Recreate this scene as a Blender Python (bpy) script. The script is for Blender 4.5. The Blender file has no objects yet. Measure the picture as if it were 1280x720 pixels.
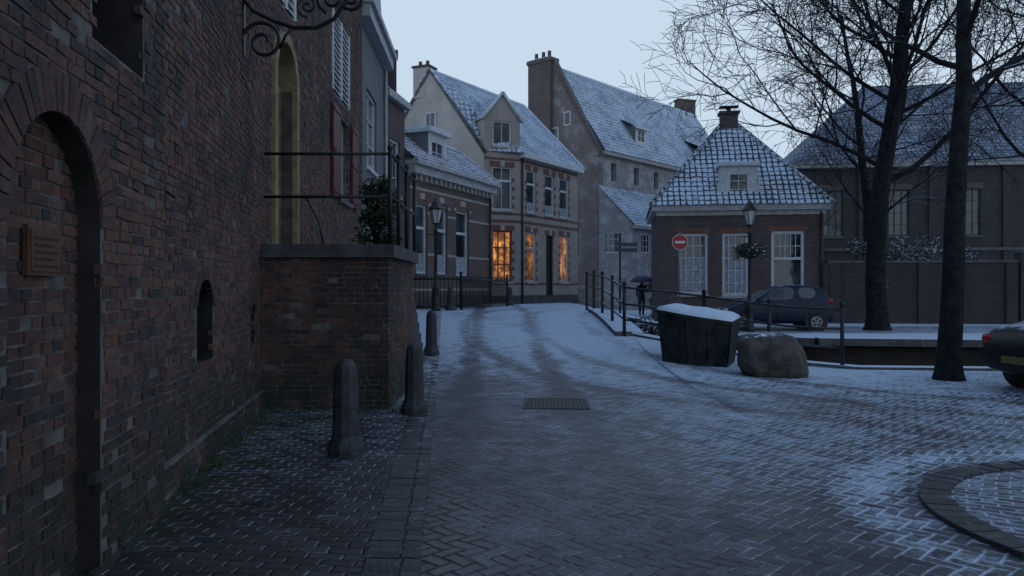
import bpy, math, random
from mathutils import Vector, Matrix, noise as mnoise

scene = bpy.context.scene
RD = random.Random(11)

# ------------------------------------------------------------------ node helper
class G:
    def __init__(s, name, rough=0.7):
        s.mat = bpy.data.materials.new(name)
        s.mat.use_nodes = True
        s.nt = s.mat.node_tree
        s.nt.nodes.clear()
        s.out = s.nt.nodes.new('ShaderNodeOutputMaterial')
        s.b = s.nt.nodes.new('ShaderNodeBsdfPrincipled')
        s.nt.links.new(s.b.outputs[0], s.out.inputs[0])
        s.b.inputs['Roughness'].default_value = rough
        s._tc = None
    def node(s, t, **kw):
        n = s.nt.nodes.new(t)
        for k, v in kw.items(): setattr(n, k, v)
        return n
    def put(s, sock, v):
        if isinstance(v, bpy.types.NodeSocket): s.nt.links.new(v, sock)
        elif v is not None:
            if isinstance(v, tuple) and len(v) == 3 and sock.type == 'RGBA': v = v + (1,)
            sock.default_value = v
    def m(s, op, a, b=None, c=None):
        n = s.node('ShaderNodeMath', operation=op)
        for i, x in enumerate((a, b, c)):
            if x is not None: s.put(n.inputs[i], x)
        return n.outputs[0]
    def tc(s, which='Object'):
        if s._tc is None: s._tc = s.node('ShaderNodeTexCoord')
        return s._tc.outputs[which]
    def mapv(s, vec, scale=(1,1,1), rot=(0,0,0), loc=(0,0,0)):
        n = s.node('ShaderNodeMapping')
        s.put(n.inputs[0], vec)
        n.inputs[1].default_value = loc; n.inputs[2].default_value = rot; n.inputs[3].default_value = scale
        return n.outputs[0]
    def noise(s, vec, scale, detail=3, rough=0.55):
        n = s.node('ShaderNodeTexNoise')
        s.put(n.inputs['Vector'], vec)
        n.inputs['Scale'].default_value = scale; n.inputs['Detail'].default_value = detail
        n.inputs['Roughness'].default_value = rough
        return n.outputs[0]
    def mr(s, v, a, b, c=0.0, d=1.0, smooth=True):
        n = s.node('ShaderNodeMapRange')
        if smooth: n.interpolation_type = 'SMOOTHSTEP'
        for i, x in enumerate((v, a, b, c, d)): s.put(n.inputs[i], x)
        return n.outputs[0]
    def mix(s, f, a, b, blend='MIX'):
        n = s.node('ShaderNodeMix', data_type='RGBA', blend_type=blend)
        s.put(n.inputs[0], f); s.put(n.inputs[6], a); s.put(n.inputs[7], b)
        return n.outputs[2]
    def sep(s, vec):
        n = s.node('ShaderNodeSeparateXYZ'); s.put(n.inputs[0], vec)
        return n.outputs
    def comb(s, x, y, z=0.0):
        n = s.node('ShaderNodeCombineXYZ')
        s.put(n.inputs[0], x); s.put(n.inputs[1], y); s.put(n.inputs[2], z)
        return n.outputs[0]
    def bump(s, h, strength=0.5, dist=0.01, prev=None):
        n = s.node('ShaderNodeBump')
        n.inputs['Strength'].default_value = strength; n.inputs['Distance'].default_value = dist
        s.put(n.inputs['Height'], h)
        if prev is not None: s.put(n.inputs['Normal'], prev)
        s.nt.links.new(n.outputs[0], s.b.inputs['Normal'])
        return n.outputs[0]
    def col(s, c): s.put(s.b.inputs['Base Color'], c)
    def rough(s, c): s.put(s.b.inputs['Roughness'], c)
    def nz(s):
        n = s.node('ShaderNodeNewGeometry')
        return s.sep(n.outputs['Normal'])[2]

SNOW = (0.58, 0.66, 0.77)

def simple(name, c, rough=0.6, metal=0.0, var=0.3, scale=6, bump=0.0, snow=0.0, spec=None):
    g = G(name, rough)
    n = g.noise(g.tc(), scale, 4)
    dark = tuple(x*(1-var) for x in c); lite = tuple(min(1, x*(1+var)) for x in c)
    cc = g.mix(g.mr(n, 0.3, 0.7), dark, lite)
    if snow > 0:
        z = g.nz()
        n2 = g.noise(g.tc(), 9, 4)
        mk = g.mr(g.m('ADD', z, g.m('MULTIPLY', g.m('SUBTRACT', n2, 0.5), 0.9)), 1.0-snow*0.5, 1.08-snow*0.5)
        cc = g.mix(mk, cc, SNOW)
        g.rough(g.mr(mk, 0, 1, rough, 0.8))
    g.col(cc)
    g.b.inputs['Metallic'].default_value = metal
    if spec is not None: g.b.inputs['Specular IOR Level'].default_value = spec
    if bump: g.bump(g.noise(g.tc(), scale*5, 4), bump, 0.02)
    return g.mat

def brickmat(name, c1, c2, mortar, patch=None, patchamt=0.0, bw=0.22, bh=0.065, grime=0.4):
    g = G(name, 0.85)
    uv = g.tc('UV')
    br = g.node('ShaderNodeTexBrick')
    g.put(br.inputs['Vector'], uv)
    g.put(br.inputs['Color1'], c1); g.put(br.inputs['Color2'], c2); g.put(br.inputs['Mortar'], mortar)
    br.inputs['Scale'].default_value = 1.0
    br.inputs['Mortar Size'].default_value = 0.007
    br.inputs['Mortar Smooth'].default_value = 0.3
    br.inputs['Brick Width'].default_value = bw
    br.inputs['Row Height'].default_value = bh
    br.inputs['Bias'].default_value = 0.0
    n = g.noise(uv, 1.3, 5)
    c = g.mix(g.mr(n, 0.3, 0.7, 0.0, grime*1.2), br.outputs[0], tuple(x*0.5 for x in c1))
    st = g.noise(g.mapv(uv, scale=(3.5, 0.35, 1)), 1.0, 4)
    c = g.mix(g.mr(st, 0.5, 0.75, 0.0, grime), c, tuple(x*0.5 for x in c1))
    if patch:
        p = g.noise(g.mapv(uv, scale=(1.0, 1.4, 1)), 0.7, 8, 0.72)
        c = g.mix(g.mr(p, 0.62-patchamt*0.3, 0.76-patchamt*0.25, 0, .8), c, patch)
    g.col(c)
    g.bump(g.m('ADD', g.m('SUBTRACT', 1.0, br.outputs[1]), g.m('MULTIPLY', g.noise(uv, 30, 3), 0.5)), 0.6, 0.012)
    return g.mat

def roofmat(name, tile, snow_amt=0.5, tw=0.24, tl=0.32, seedoff=0.0, edgew=0.5, line=0.6, cover=1.0, lowf=1.4):
    g = G(name, 0.75)
    uv = g.tc('UV')
    x, y, _ = g.sep(uv)
    wob = g.m('MULTIPLY', g.m('SUBTRACT', g.noise(uv, 1.7, 3), 0.5), 0.12)
    yy = g.m('ADD', y, wob)
    fu = g.m('FRACT', g.m('DIVIDE', g.m('ADD', x, g.m('MULTIPLY', wob, .5)), tw)); fv = g.m('FRACT', g.m('DIVIDE', yy, tl))
    wave = g.m('ABSOLUTE', g.m('SUBTRACT', fu, 0.5))
    nz = g.noise(g.mapv(uv, loc=(seedoff, seedoff, 0)), 0.8, 6, 0.65)
    nf = g.noise(uv, 7.0, 4)
    a = g.m('ADD', g.m('MULTIPLY', g.m('SUBTRACT', nz, 0.5), lowf), g.m('MULTIPLY', g.m('SUBTRACT', nf, 0.5), 1.5))
    edge = g.m('MULTIPLY', g.mr(fv, 0.06, 0.40), g.mr(wave, 0.5, 0.26))
    mk = g.m('MULTIPLY', g.mr(g.m('ADD', g.m('ADD', a, snow_amt), g.m('MULTIPLY', edge, edgew)), 0.50, 1.0), cover)
    cid = g.comb(g.m('FLOOR', g.m('DIVIDE', x, tw)), g.m('FLOOR', g.m('DIVIDE', yy, tl)))
    wn = g.node('ShaderNodeTexWhiteNoise', noise_dimensions='2D'); g.put(wn.inputs['Vector'], cid)
    tc_ = g.mix(wn.outputs[0], tuple(q*0.65 for q in tile), tuple(q*1.35 for q in tile))
    tc_ = g.mix(g.m('MULTIPLY', g.mr(fv, 0.14, 0.0), line), tc_, (0.012, 0.012, 0.015))  # shadow beneath each tile overlap, painted as a dark line
    g.col(g.mix(mk, tc_, SNOW))
    h = g.m('ADD', g.m('MULTIPLY', g.m('SUBTRACT', 0.5, wave), 1.2), g.m('SUBTRACT', 1.0, fv))
    g.bump(g.m('ADD', h, g.m('MULTIPLY', mk, 0.3)), 0.6, 0.025)
    return g.mat

def realbrick(name, ramp, grime=(0.022, 0.019, 0.021)):
    g = G(name, 0.85)
    at = g.node('ShaderNodeAttribute', attribute_name='rnd')
    cr = g.node('ShaderNodeValToRGB')
    g.put(cr.inputs[0], at.outputs['Fac'])
    els = cr.color_ramp.elements
    els[0].position = 0; els[0].color = ramp[0]+(1,)
    els[1].position = 1; els[1].color = ramp[-1]+(1,)
    for i, c in enumerate(ramp[1:-1]):
        e = els.new((i+1)/(len(ramp)-1)); e.color = c+(1,)
    o = g.tc()
    n = g.noise(o, 16, 6, 0.7)
    c = g.mix(g.mr(n, 0.38, 0.7, 0.0, 0.65), cr.outputs[0], grime)
    big = g.noise(o, 0.8, 6, 0.65)
    c = g.mix(g.mr(big, 0.40, 0.66, 0.0, 0.80), c, grime)
    lime = g.noise(g.mapv(o, loc=(5, 3, 1)), 2.2, 8, 0.75)
    c = g.mix(g.mr(lime, 0.54, 0.72, 0.0, 0.5), c, (0.20, 0.19, 0.19))
    sp = g.noise(o, 60, 3, 0.7)
    c = g.mix(g.mr(sp, 0.60, 0.72, 0.0, 0.4), c, (0.22, 0.19, 0.18))
    z = g.sep(o)[2]
    c = g.mix(g.m('MULTIPLY', g.mr(z, 1.2, 0.0), g.mr(g.noise(o, 3, 4), 0.33, 0.55)), c, (0.022, 0.027, 0.019))
    g.col(c)
    g.bump(g.noise(o, 38, 6, 0.75), 1.0, 0.018)
    return g.mat

# ------------------------------------------------------------------ geometry helper
class Fr:
    def __init__(s, A, B):
        s.A = Vector((A[0], A[1], 0)); d = Vector((B[0]-A[0], B[1]-A[1], 0))
        s.L = d.length; s.d = d.normalized(); s.n = Vector((s.d.y, -s.d.x, 0))
    def P(s, u, v, w=0.0): return s.A + s.d*u + s.n*w + Vector((0, 0, v))
    def xy(s, u, w=0.0): p = s.P(u, 0, w); return (p.x, p.y)

class Bd:
    def __init__(s, name, loc):
        s.name = name; s.loc = Vector(loc); s.parts = {}
        s.objs = []
    def g(s, pn, mat, smooth=False):
        if pn not in s.parts: s.parts[pn] = dict(v=[], f=[], mat=mat, sm=smooth, r=[])
        return s.parts[pn]
    def poly(s, pn, mat, pts, r=0.5):
        p = s.g(pn, mat); k = len(p['v'])
        p['v'] += [tuple(q) for q in pts]; p['f'].append(tuple(range(k, k+len(pts)))); p['r'].append(r)
    def hexa(s, pn, mat, c, r=0.5, skip=()):
        p = s.g(pn, mat); k = len(p['v'])
        p['v'] += [tuple(q) for q in c]
        fs = [(0,3,2,1),(4,5,6,7),(0,1,5,4),(1,2,6,5),(2,3,7,6),(3,0,4,7)]
        for i, f in enumerate(fs):
            if i in skip: continue
            p['f'].append(tuple(k+j for j in f)); p['r'].append(r)
    def box(s, pn, mat, F, u0, u1, v0, v1, w0, w1, r=0.5, skip=()):
        P = F.P
        s.hexa(pn, mat, [P(u0,v0,w1),P(u1,v0,w1),P(u1,v0,w0),P(u0,v0,w0),
                         P(u0,v1,w1),P(u1,v1,w1),P(u1,v1,w0),P(u0,v1,w0)], r, skip)
    def tube(s, pn, mat, pts, rad, n=6, smooth=True, cap=True):
        p = s.g(pn, mat, smooth)
        pts = [Vector(q) for q in pts]
        if not hasattr(rad, '__len__'): rad = [rad]*len(pts)
        k = len(p['v']); up = None
        for i, q in enumerate(pts):
            t = (pts[min(i+1, len(pts)-1)] - pts[max(i-1, 0)]).normalized()
            if up is None:
                up = Vector((0,0,1)) if abs(t.z) < 0.9 else Vector((1,0,0))
            a = t.cross(up); 
            if a.length < 1e-4: a = t.cross(Vector((0.3,1,0.2)))
            a.normalize(); b = a.cross(t).normalized(); up = b
            for j in range(n):
                an = 2*math.pi*j/n + (math.pi/4 if n == 4 else 0)
                p['v'].append(tuple(q + (a*math.cos(an) + b*math.sin(an))*rad[i]))
        for i in range(len(pts)-1):
            for j in range(n):
                p['f'].append((k+i*n+j, k+i*n+(j+1)%n, k+(i+1)*n+(j+1)%n, k+(i+1)*n+j)); p['r'].append(0.5)
        if cap:
            p['f'].append(tuple(k+j for j in range(n))[::-1]); p['r'].append(0.5)
            e = k+(len(pts)-1)*n
            p['f'].append(tuple(e+j for j in range(n))); p['r'].append(0.5)
    def lathe(s, pn, mat, c, prof, n=12, smooth=True, sq=(1,1), rot=0.0):
        p = s.g(pn, mat, smooth); k = len(p['v']); c = Vector(c)
        for (r, z) in prof:
            for j in range(n):
                an = 2*math.pi*j/n + rot
                p['v'].append((c.x+math.cos(an)*r*sq[0], c.y+math.sin(an)*r*sq[1], c.z+z))
        for i in range(len(prof)-1):
            for j in range(n):
                p['f'].append((k+i*n+j, k+i*n+(j+1)%n, k+(i+1)*n+(j+1)%n, k+(i+1)*n+j)); p['r'].append(0.5)
        p['f'].append(tuple(k+j for j in range(n))[::-1]); p['r'].append(0.5)
        e = k+(len(prof)-1)*n
        p['f'].append(tuple(e+j for j in range(n))); p['r'].append(0.5)
    def finish(s):
        emp = None
        single = (len(s.parts) == 1 and not s.objs)
        if not single:
            emp = bpy.data.objects.new(s.name, None); scene.collection.objects.link(emp)
            emp.location = s.loc
        for pn, p in s.parts.items():
            me = bpy.data.meshes.new(pn)
            me.from_pydata(p['v'], [], p['f'])
            me.materials.append(p['mat'])
            uvl = me.uv_layers.new(name='UVMap')
            at = me.attributes.new('rnd', 'FLOAT', 'FACE')
            at.data.foreach_set('value', p['r'])
            me.update()
            uvs = [0.0]*(len(me.loops)*2)
            Z = Vector((0,0,1))
            for pl in me.polygons:
                n = pl.normal
                if abs(n.z) > 0.985: t = Vector((1,0,0)); bt = Vector((0,1,0))
                else:
                    t = Z.cross(n).normalized(); bt = n.cross(t)
                for li in pl.loop_indices:
                    co = me.vertices[me.loops[li].vertex_index].co
                    uvs[li*2] = co.dot(t); uvs[li*2+1] = co.dot(bt)
            uvl.data.foreach_set('uv', uvs)
            if p['sm']:
                me.polygons.foreach_set('use_smooth', [True]*len(me.polygons))
            ob = bpy.data.objects.new(s.name if single else pn, me)
            scene.collection.objects.link(ob)
            if single: emp = ob
            else:
                ob.parent = emp
                ob.matrix_parent_inverse = Matrix.Translation(-s.loc)
        for ob in s.objs:
            ob.parent = emp
            ob.matrix_parent_inverse = Matrix.Translation(-s.loc)
        return emp

def wall(b, pn, mat, F, z0, z1, ops, depth=0.14, u0=0.0, u1=None, rmat=None):
    if u1 is None: u1 = F.L
    us = sorted({u0, u1} | {o[0] for o in ops} | {o[1] for o in ops})
    vs = sorted({z0, z1} | {o[2] for o in ops} | {o[3] for o in ops})
    for i in range(len(us)-1):
        for j in range(len(vs)-1):
            cu = (us[i]+us[i+1])/2; cv = (vs[j]+vs[j+1])/2
            if any(o[0] < cu < o[1] and o[2] < cv < o[3] for o in ops): continue
            b.poly(pn, mat, [F.P(us[i],vs[j]),F.P(us[i+1],vs[j]),F.P(us[i+1],vs[j+1]),F.P(us[i],vs[j+1])])
    for (a,c,e,f) in [o[:4] for o in ops]:
        P = F.P; D = -depth; rm = rmat or mat; q = pn if rmat is None else pn+'_reveals'
        b.poly(q, rm, [P(a,e),P(a,f),P(a,f,D),P(a,e,D)])
        b.poly(q, rm, [P(c,e),P(c,e,D),P(c,f,D),P(c,f)])
        b.poly(q, rm, [P(a,f),P(c,f),P(c,f,D),P(a,f,D)])
        b.poly(q, rm, [P(a,e),P(a,e,D),P(c,e,D),P(c,e)])

def window(b, F, a, c, e, f, nx=2, ny=3, depth=0.14, glass=None, frame=None, fw=0.07, bar=0.03, sill=None, trans=None, curtain=None):
    glass = glass or M['glass']; frame = frame or M['white']
    w = -depth
    b.poly('window_glass' if glass is M['glass'] else 'window_glass_'+glass.name, glass, [F.P(a,e,w),F.P(c,e,w),F.P(c,f,w),F.P(a,f,w)])
    w0, w1 = w+0.004, w+0.07
    pn = 'window_frames' if frame is M['white'] else 'window_frames_'+frame.name
    b.box(pn, frame, F, a, a+fw, e, f, w0, w1)
    b.box(pn, frame, F, c-fw, c, e, f, w0, w1)
    b.box(pn, frame, F, a+fw, c-fw, e, e+fw, w0, w1)
    b.box(pn, frame, F, a+fw, c-fw, f-fw, f, w0, w1)
    for i in range(1, nx):
        u = a + (c-a)*i/nx
        b.box(pn, frame, F, u-bar/2, u+bar/2, e+fw, f-fw, w0, w1-0.02)
    for j in range(1, ny):
        v = e + (f-e)*j/ny
        b.box(pn, frame, F, a+fw, c-fw, v-bar/2, v+bar/2, w0, w1-0.023)
    if trans:
        b.box(pn, frame, F, a+fw, c-fw, trans-0.05, trans+0.05, w0, w1-0.004)
    if curtain:
        b.box('window_curtains', M['curtain'], F, a+fw, c-fw, e+fw, e+(f-e)*curtain, w+0.001, w+0.003)
    if sill: b.box('window_sills', sill, F, a-0.06, c+0.06, e-0.1, e-0.003, -0.05, 0.08)

# ------------------------------------------------------------------ materials
M = {}
M['white'] = simple('white_paint', (0.50,0.53,0.56), 0.5, var=0.14)
M['offwhite'] = simple('weathered_white_paint', (0.33,0.345,0.36), 0.6, var=0.2)
M['trim'] = simple('stone_trim', (0.33,0.315,0.30), 0.7, var=0.2)
M['curtain'] = simple('curtain_cloth', (0.28,0.31,0.35), 0.9, var=0.35, scale=9)
g = G('window_glass', 0.06)
n = g.noise(g.tc(), 0.9, 3)
g.col(g.mix(g.mr(n, .35, .65), (0.010,0.013,0.018), (0.05,0.065,0.085)))
g.b.inputs['IOR'].default_value = 1.7
g.bump(g.noise(g.tc(), 3.0, 2), 0.08, 0.05)
M['glass'] = g.mat
def litmat(name, strength, loc=(0,0,0)):
    g = G(name, 0.4)
    o = g.tc()
    n = g.noise(g.mapv(o, scale=(1,1,0.8), loc=loc), 2.6, 5)
    n2 = g.noise(g.mapv(o, scale=(1,1,1.6), loc=(3,1,2)), 6.0, 4)
    c = g.mix(g.mr(n, .38, .68), (0.16,0.045,0.012), (1.0,0.40,0.10))
    c = g.mix(g.mr(n2, .47, .62, 0, .85), c, (0.10,0.032,0.012))
    z = g.sep(o)[2]
    c = g.mix(g.mr(z, 2.6, 1.9, 0, .8), c, (0.05,0.02,0.012))
    g.col((0.05,0.03,0.02))
    g.put(g.b.inputs['Emission Color'], c); g.b.inputs['Emission Strength'].default_value = strength
    return g.mat
M['lit'] = litmat('lit_interior', 0.95)
M['litdim'] = litmat('lit_interior_dim', 0.42, (7,2,4))
M['iron'] = simple('black_iron', (0.012,0.013,0.015), 0.45, var=0.3, spec=0.4)
M['ironsnow'] = simple('iron_with_snow', (0.012,0.014,0.016), 0.45, var=0.3, snow=0.2)
M['snow'] = simple('snow_cover', SNOW, 0.8, var=0.06, scale=5, bump=0.3)
M['stone'] = simple('bollard_stone', (0.028,0.030,0.035), 0.6, var=0.45, scale=12, bump=0.6)
M['slab'] = simple('stone_slab', (0.055,0.055,0.058), 0.7, var=0.4, scale=4, bump=0.5)
M['slabsnow'] = simple('stone_slab_snow', (0.085,0.085,0.087), 0.7, var=0.35, scale=4, bump=0.4, snow=0.62)
M['boulder'] = simple('boulder_rock', (0.068,0.058,0.050), 0.85, var=0.5, scale=4, bump=1.0, snow=0.06)
M['bark'] = simple('tree_bark', (0.016,0.016,0.019), 0.95, var=0.5, scale=7, bump=1.0, spec=.2)
M['twig'] = simple('twig_bark', (0.018,0.020,0.025), 0.95, var=0.3, snow=0.3, spec=.2)
M['mortar'] = simple('old_mortar', (0.115,0.105,0.10), 0.9, var=0.4, scale=5, bump=0.6)
M['mortardark'] = simple('shaded_reveal', (0.025,0.02,0.019), 0.9, var=0.4, scale=5)  # recess shade put into the reveal colour; also used for plaque lettering
M['brick_old'] = realbrick('old_brick', [(0.045,0.033,0.035),(0.105,0.055,0.045),(0.165,0.072,0.050),(0.205,0.095,0.066),(0.15,0.11,0.10)])
M['brick_arch'] = realbrick('arch_brick', [(0.065,0.036,0.034),(0.125,0.058,0.044),(0.16,0.078,0.056)])
M['brick_purple'] = brickmat('brown_brick', (0.118,0.076,0.074), (0.072,0.050,0.054), (0.115,0.112,0.115))
M['brick_dark'] = brickmat('dark_brick', (0.066,0.050,0.054), (0.044,0.037,0.042), (0.066,0.067,0.072))
M['brick_house3'] = brickmat('red_brown_brick', (0.16,0.103,0.09), (0.095,0.067,0.064), (0.165,0.157,0.15))
M['brick_gable'] = brickmat('weathered_gable_brick', (0.22,0.17,0.155), (0.155,0.127,0.125), (0.22,0.21,0.205), patch=(0.31,0.305,0.305), patchamt=0.4)
M['brick_pale'] = brickmat('hazed_whitewashed_brick', (0.33,0.315,0.31), (0.26,0.25,0.25), (0.35,0.345,0.345), patch=(0.46,0.47,0.48), patchamt=0.5, grime=.45)  # whitewash, brightened further to carry distance haze in the colour
M['brick_red'] = brickmat('red_brick', (0.22,0.085,0.06), (0.15,0.068,0.05), (0.17,0.14,0.12))
M['brick_quay'] = brickmat('quay_brick', (0.05,0.040,0.037), (0.03,0.027,0.028), (0.045,0.045,0.042))
def plaster(name, c, var=0.15):
    g = G(name, 0.85); uv = g.tc('UV')
    n = g.noise(uv, 0.7, 6, 0.6)
    st = g.noise(g.mapv(uv, scale=(2.5,0.25,1)), 1.0, 5)
    cc = g.mix(g.mr(n, .3, .7), tuple(x*(1-var) for x in c), tuple(x*(1+var) for x in c))
    cc = g.mix(g.mr(st, .5, .78, 0, .4), cc, tuple(x*0.55 for x in c))
    g.col(cc); g.bump(g.noise(uv, 25, 4), 0.3, 0.01)
    return g.mat
M['beige'] = plaster('beige_plaster', (0.41,0.37,0.34))
M['beigebrick'] = brickmat('beige_brick', (0.39,0.33,0.295), (0.33,0.29,0.265), (0.36,0.325,0.30), grime=.3)
M['greyplaster'] = plaster('grey_plaster', (0.13,0.14,0.155))
M['roof_dark'] = roofmat('snowy_dark_tiles', (0.034,0.038,0.05), 0.38, 0.235, 0.27, edgew=.62, line=.8, lowf=1.2)
M['roof_far'] = roofmat('snowy_hazed_slate_roof', (0.13,0.155,0.20), 0.58, 0.24, 0.30, 3.0, edgew=.32, line=.35, cover=.82, lowf=1.0)  # tile colour lightened and blued in place of distance haze
M['roof_red'] = roofmat('snowy_red_tiles', (0.13,0.06,0.05), 0.38, 0.235, 0.28, 7.0, edgew=.55, lowf=1.1)
M['roof_right'] = roofmat('snowy_hazed_old_tiles', (0.09,0.105,0.135), 0.28, 0.24, 0.32, 9.0, edgew=.4, line=.4, cover=.6, lowf=.9)  # hall roof: haze painted in as a paler tile colour
M['cream'] = simple('cream_stone', (0.24,0.175,0.10), 0.8, var=0.3, scale=5)
M['redshutter'] = simple('oxblood_paint', (0.075,0.013,0.016), 0.5, var=0.25)
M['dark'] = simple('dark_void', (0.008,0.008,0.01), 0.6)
M['doorgreen'] = simple('dark_door_paint', (0.02,0.025,0.025), 0.4)
M['plaque'] = simple('bronze_plaque', (0.10,0.042,0.024), 0.45, var=0.3, scale=20)
M['leaf'] = simple('evergreen_leaf', (0.03,0.045,0.025), 0.6, var=0.5, scale=15)
M['weed'] = simple('grass_weed', (0.045,0.065,0.025), 0.7, var=0.5, scale=15)
M['leafsnow'] = simple('snowy_leaf', (0.04,0.05,0.04), 0.7, var=0.5, scale=15, snow=0.8)
M['lampglass'] = simple('frosted_lamp_glass', (0.42,0.44,0.46), 0.25, var=0.1)
M['planter'] = simple('weathered_planter', (0.016,0.021,0.021), 0.7, var=0.6, scale=5, bump=0.4, spec=.25)
M['tyre'] = simple('tyre_rubber', (0.012,0.012,0.012), 0.8)
M['alloy'] = simple('wheel_alloy', (0.2,0.21,0.22), 0.35, metal=0.7)
M['signred'] = simple('sign_red', (0.34,0.02,0.024), 0.5, var=0.08)
M['signwhite'] = simple('sign_white', (0.6,0.6,0.6), 0.4, var=0.05)
M['signblue'] = simple('sign_blue', (0.012,0.02,0.05), 0.4, var=0.05)
M['taillight'] = simple('tail_light_red', (0.26,0.010,0.010), 0.2, var=0.1)
M['plate'] = simple('number_plate_yellow', (0.16,0.12,0.03), 0.6, var=0.2)
M['headlight'] = simple('headlight_lens', (0.3,0.32,0.34), 0.1, var=0.1)

# ---- paving shaders
def herring(g, px, py, unit=0.1):
    x = g.m('DIVIDE', px, unit); y = g.m('DIVIDE', py, unit)
    i = g.m('FLOOR', x); j = g.m('FLOOR', y)
    fx = g.m('SUBTRACT', x, i); fy = g.m('SUBTRACT', y, j)
    d = g.m('FLOORED_MODULO', g.m('SUBTRACT', i, j), 4.0)
    e = [g.m('COMPARE', d, float(k), 0.1) for k in range(4)]
    L = g.m('ADD', fx, e[1]); Rr = g.m('ADD', g.m('SUBTRACT', 1.0, fx), e[0])
    Bt = g.m('ADD', fy, e[2]); T = g.m('ADD', g.m('SUBTRACT', 1.0, fy), e[3])
    dist = g.m('MINIMUM', g.m('MINIMUM', L, Rr), g.m('MINIMUM', Bt, T))
    bid = g.comb(g.m('SUBTRACT', i, e[1]), g.m('SUBTRACT', j, e[2]))
    wn = g.node('ShaderNodeTexWhiteNoise', noise_dimensions='2D'); g.put(wn.inputs['Vector'], bid)
    return dist, wn.outputs[0]

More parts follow.
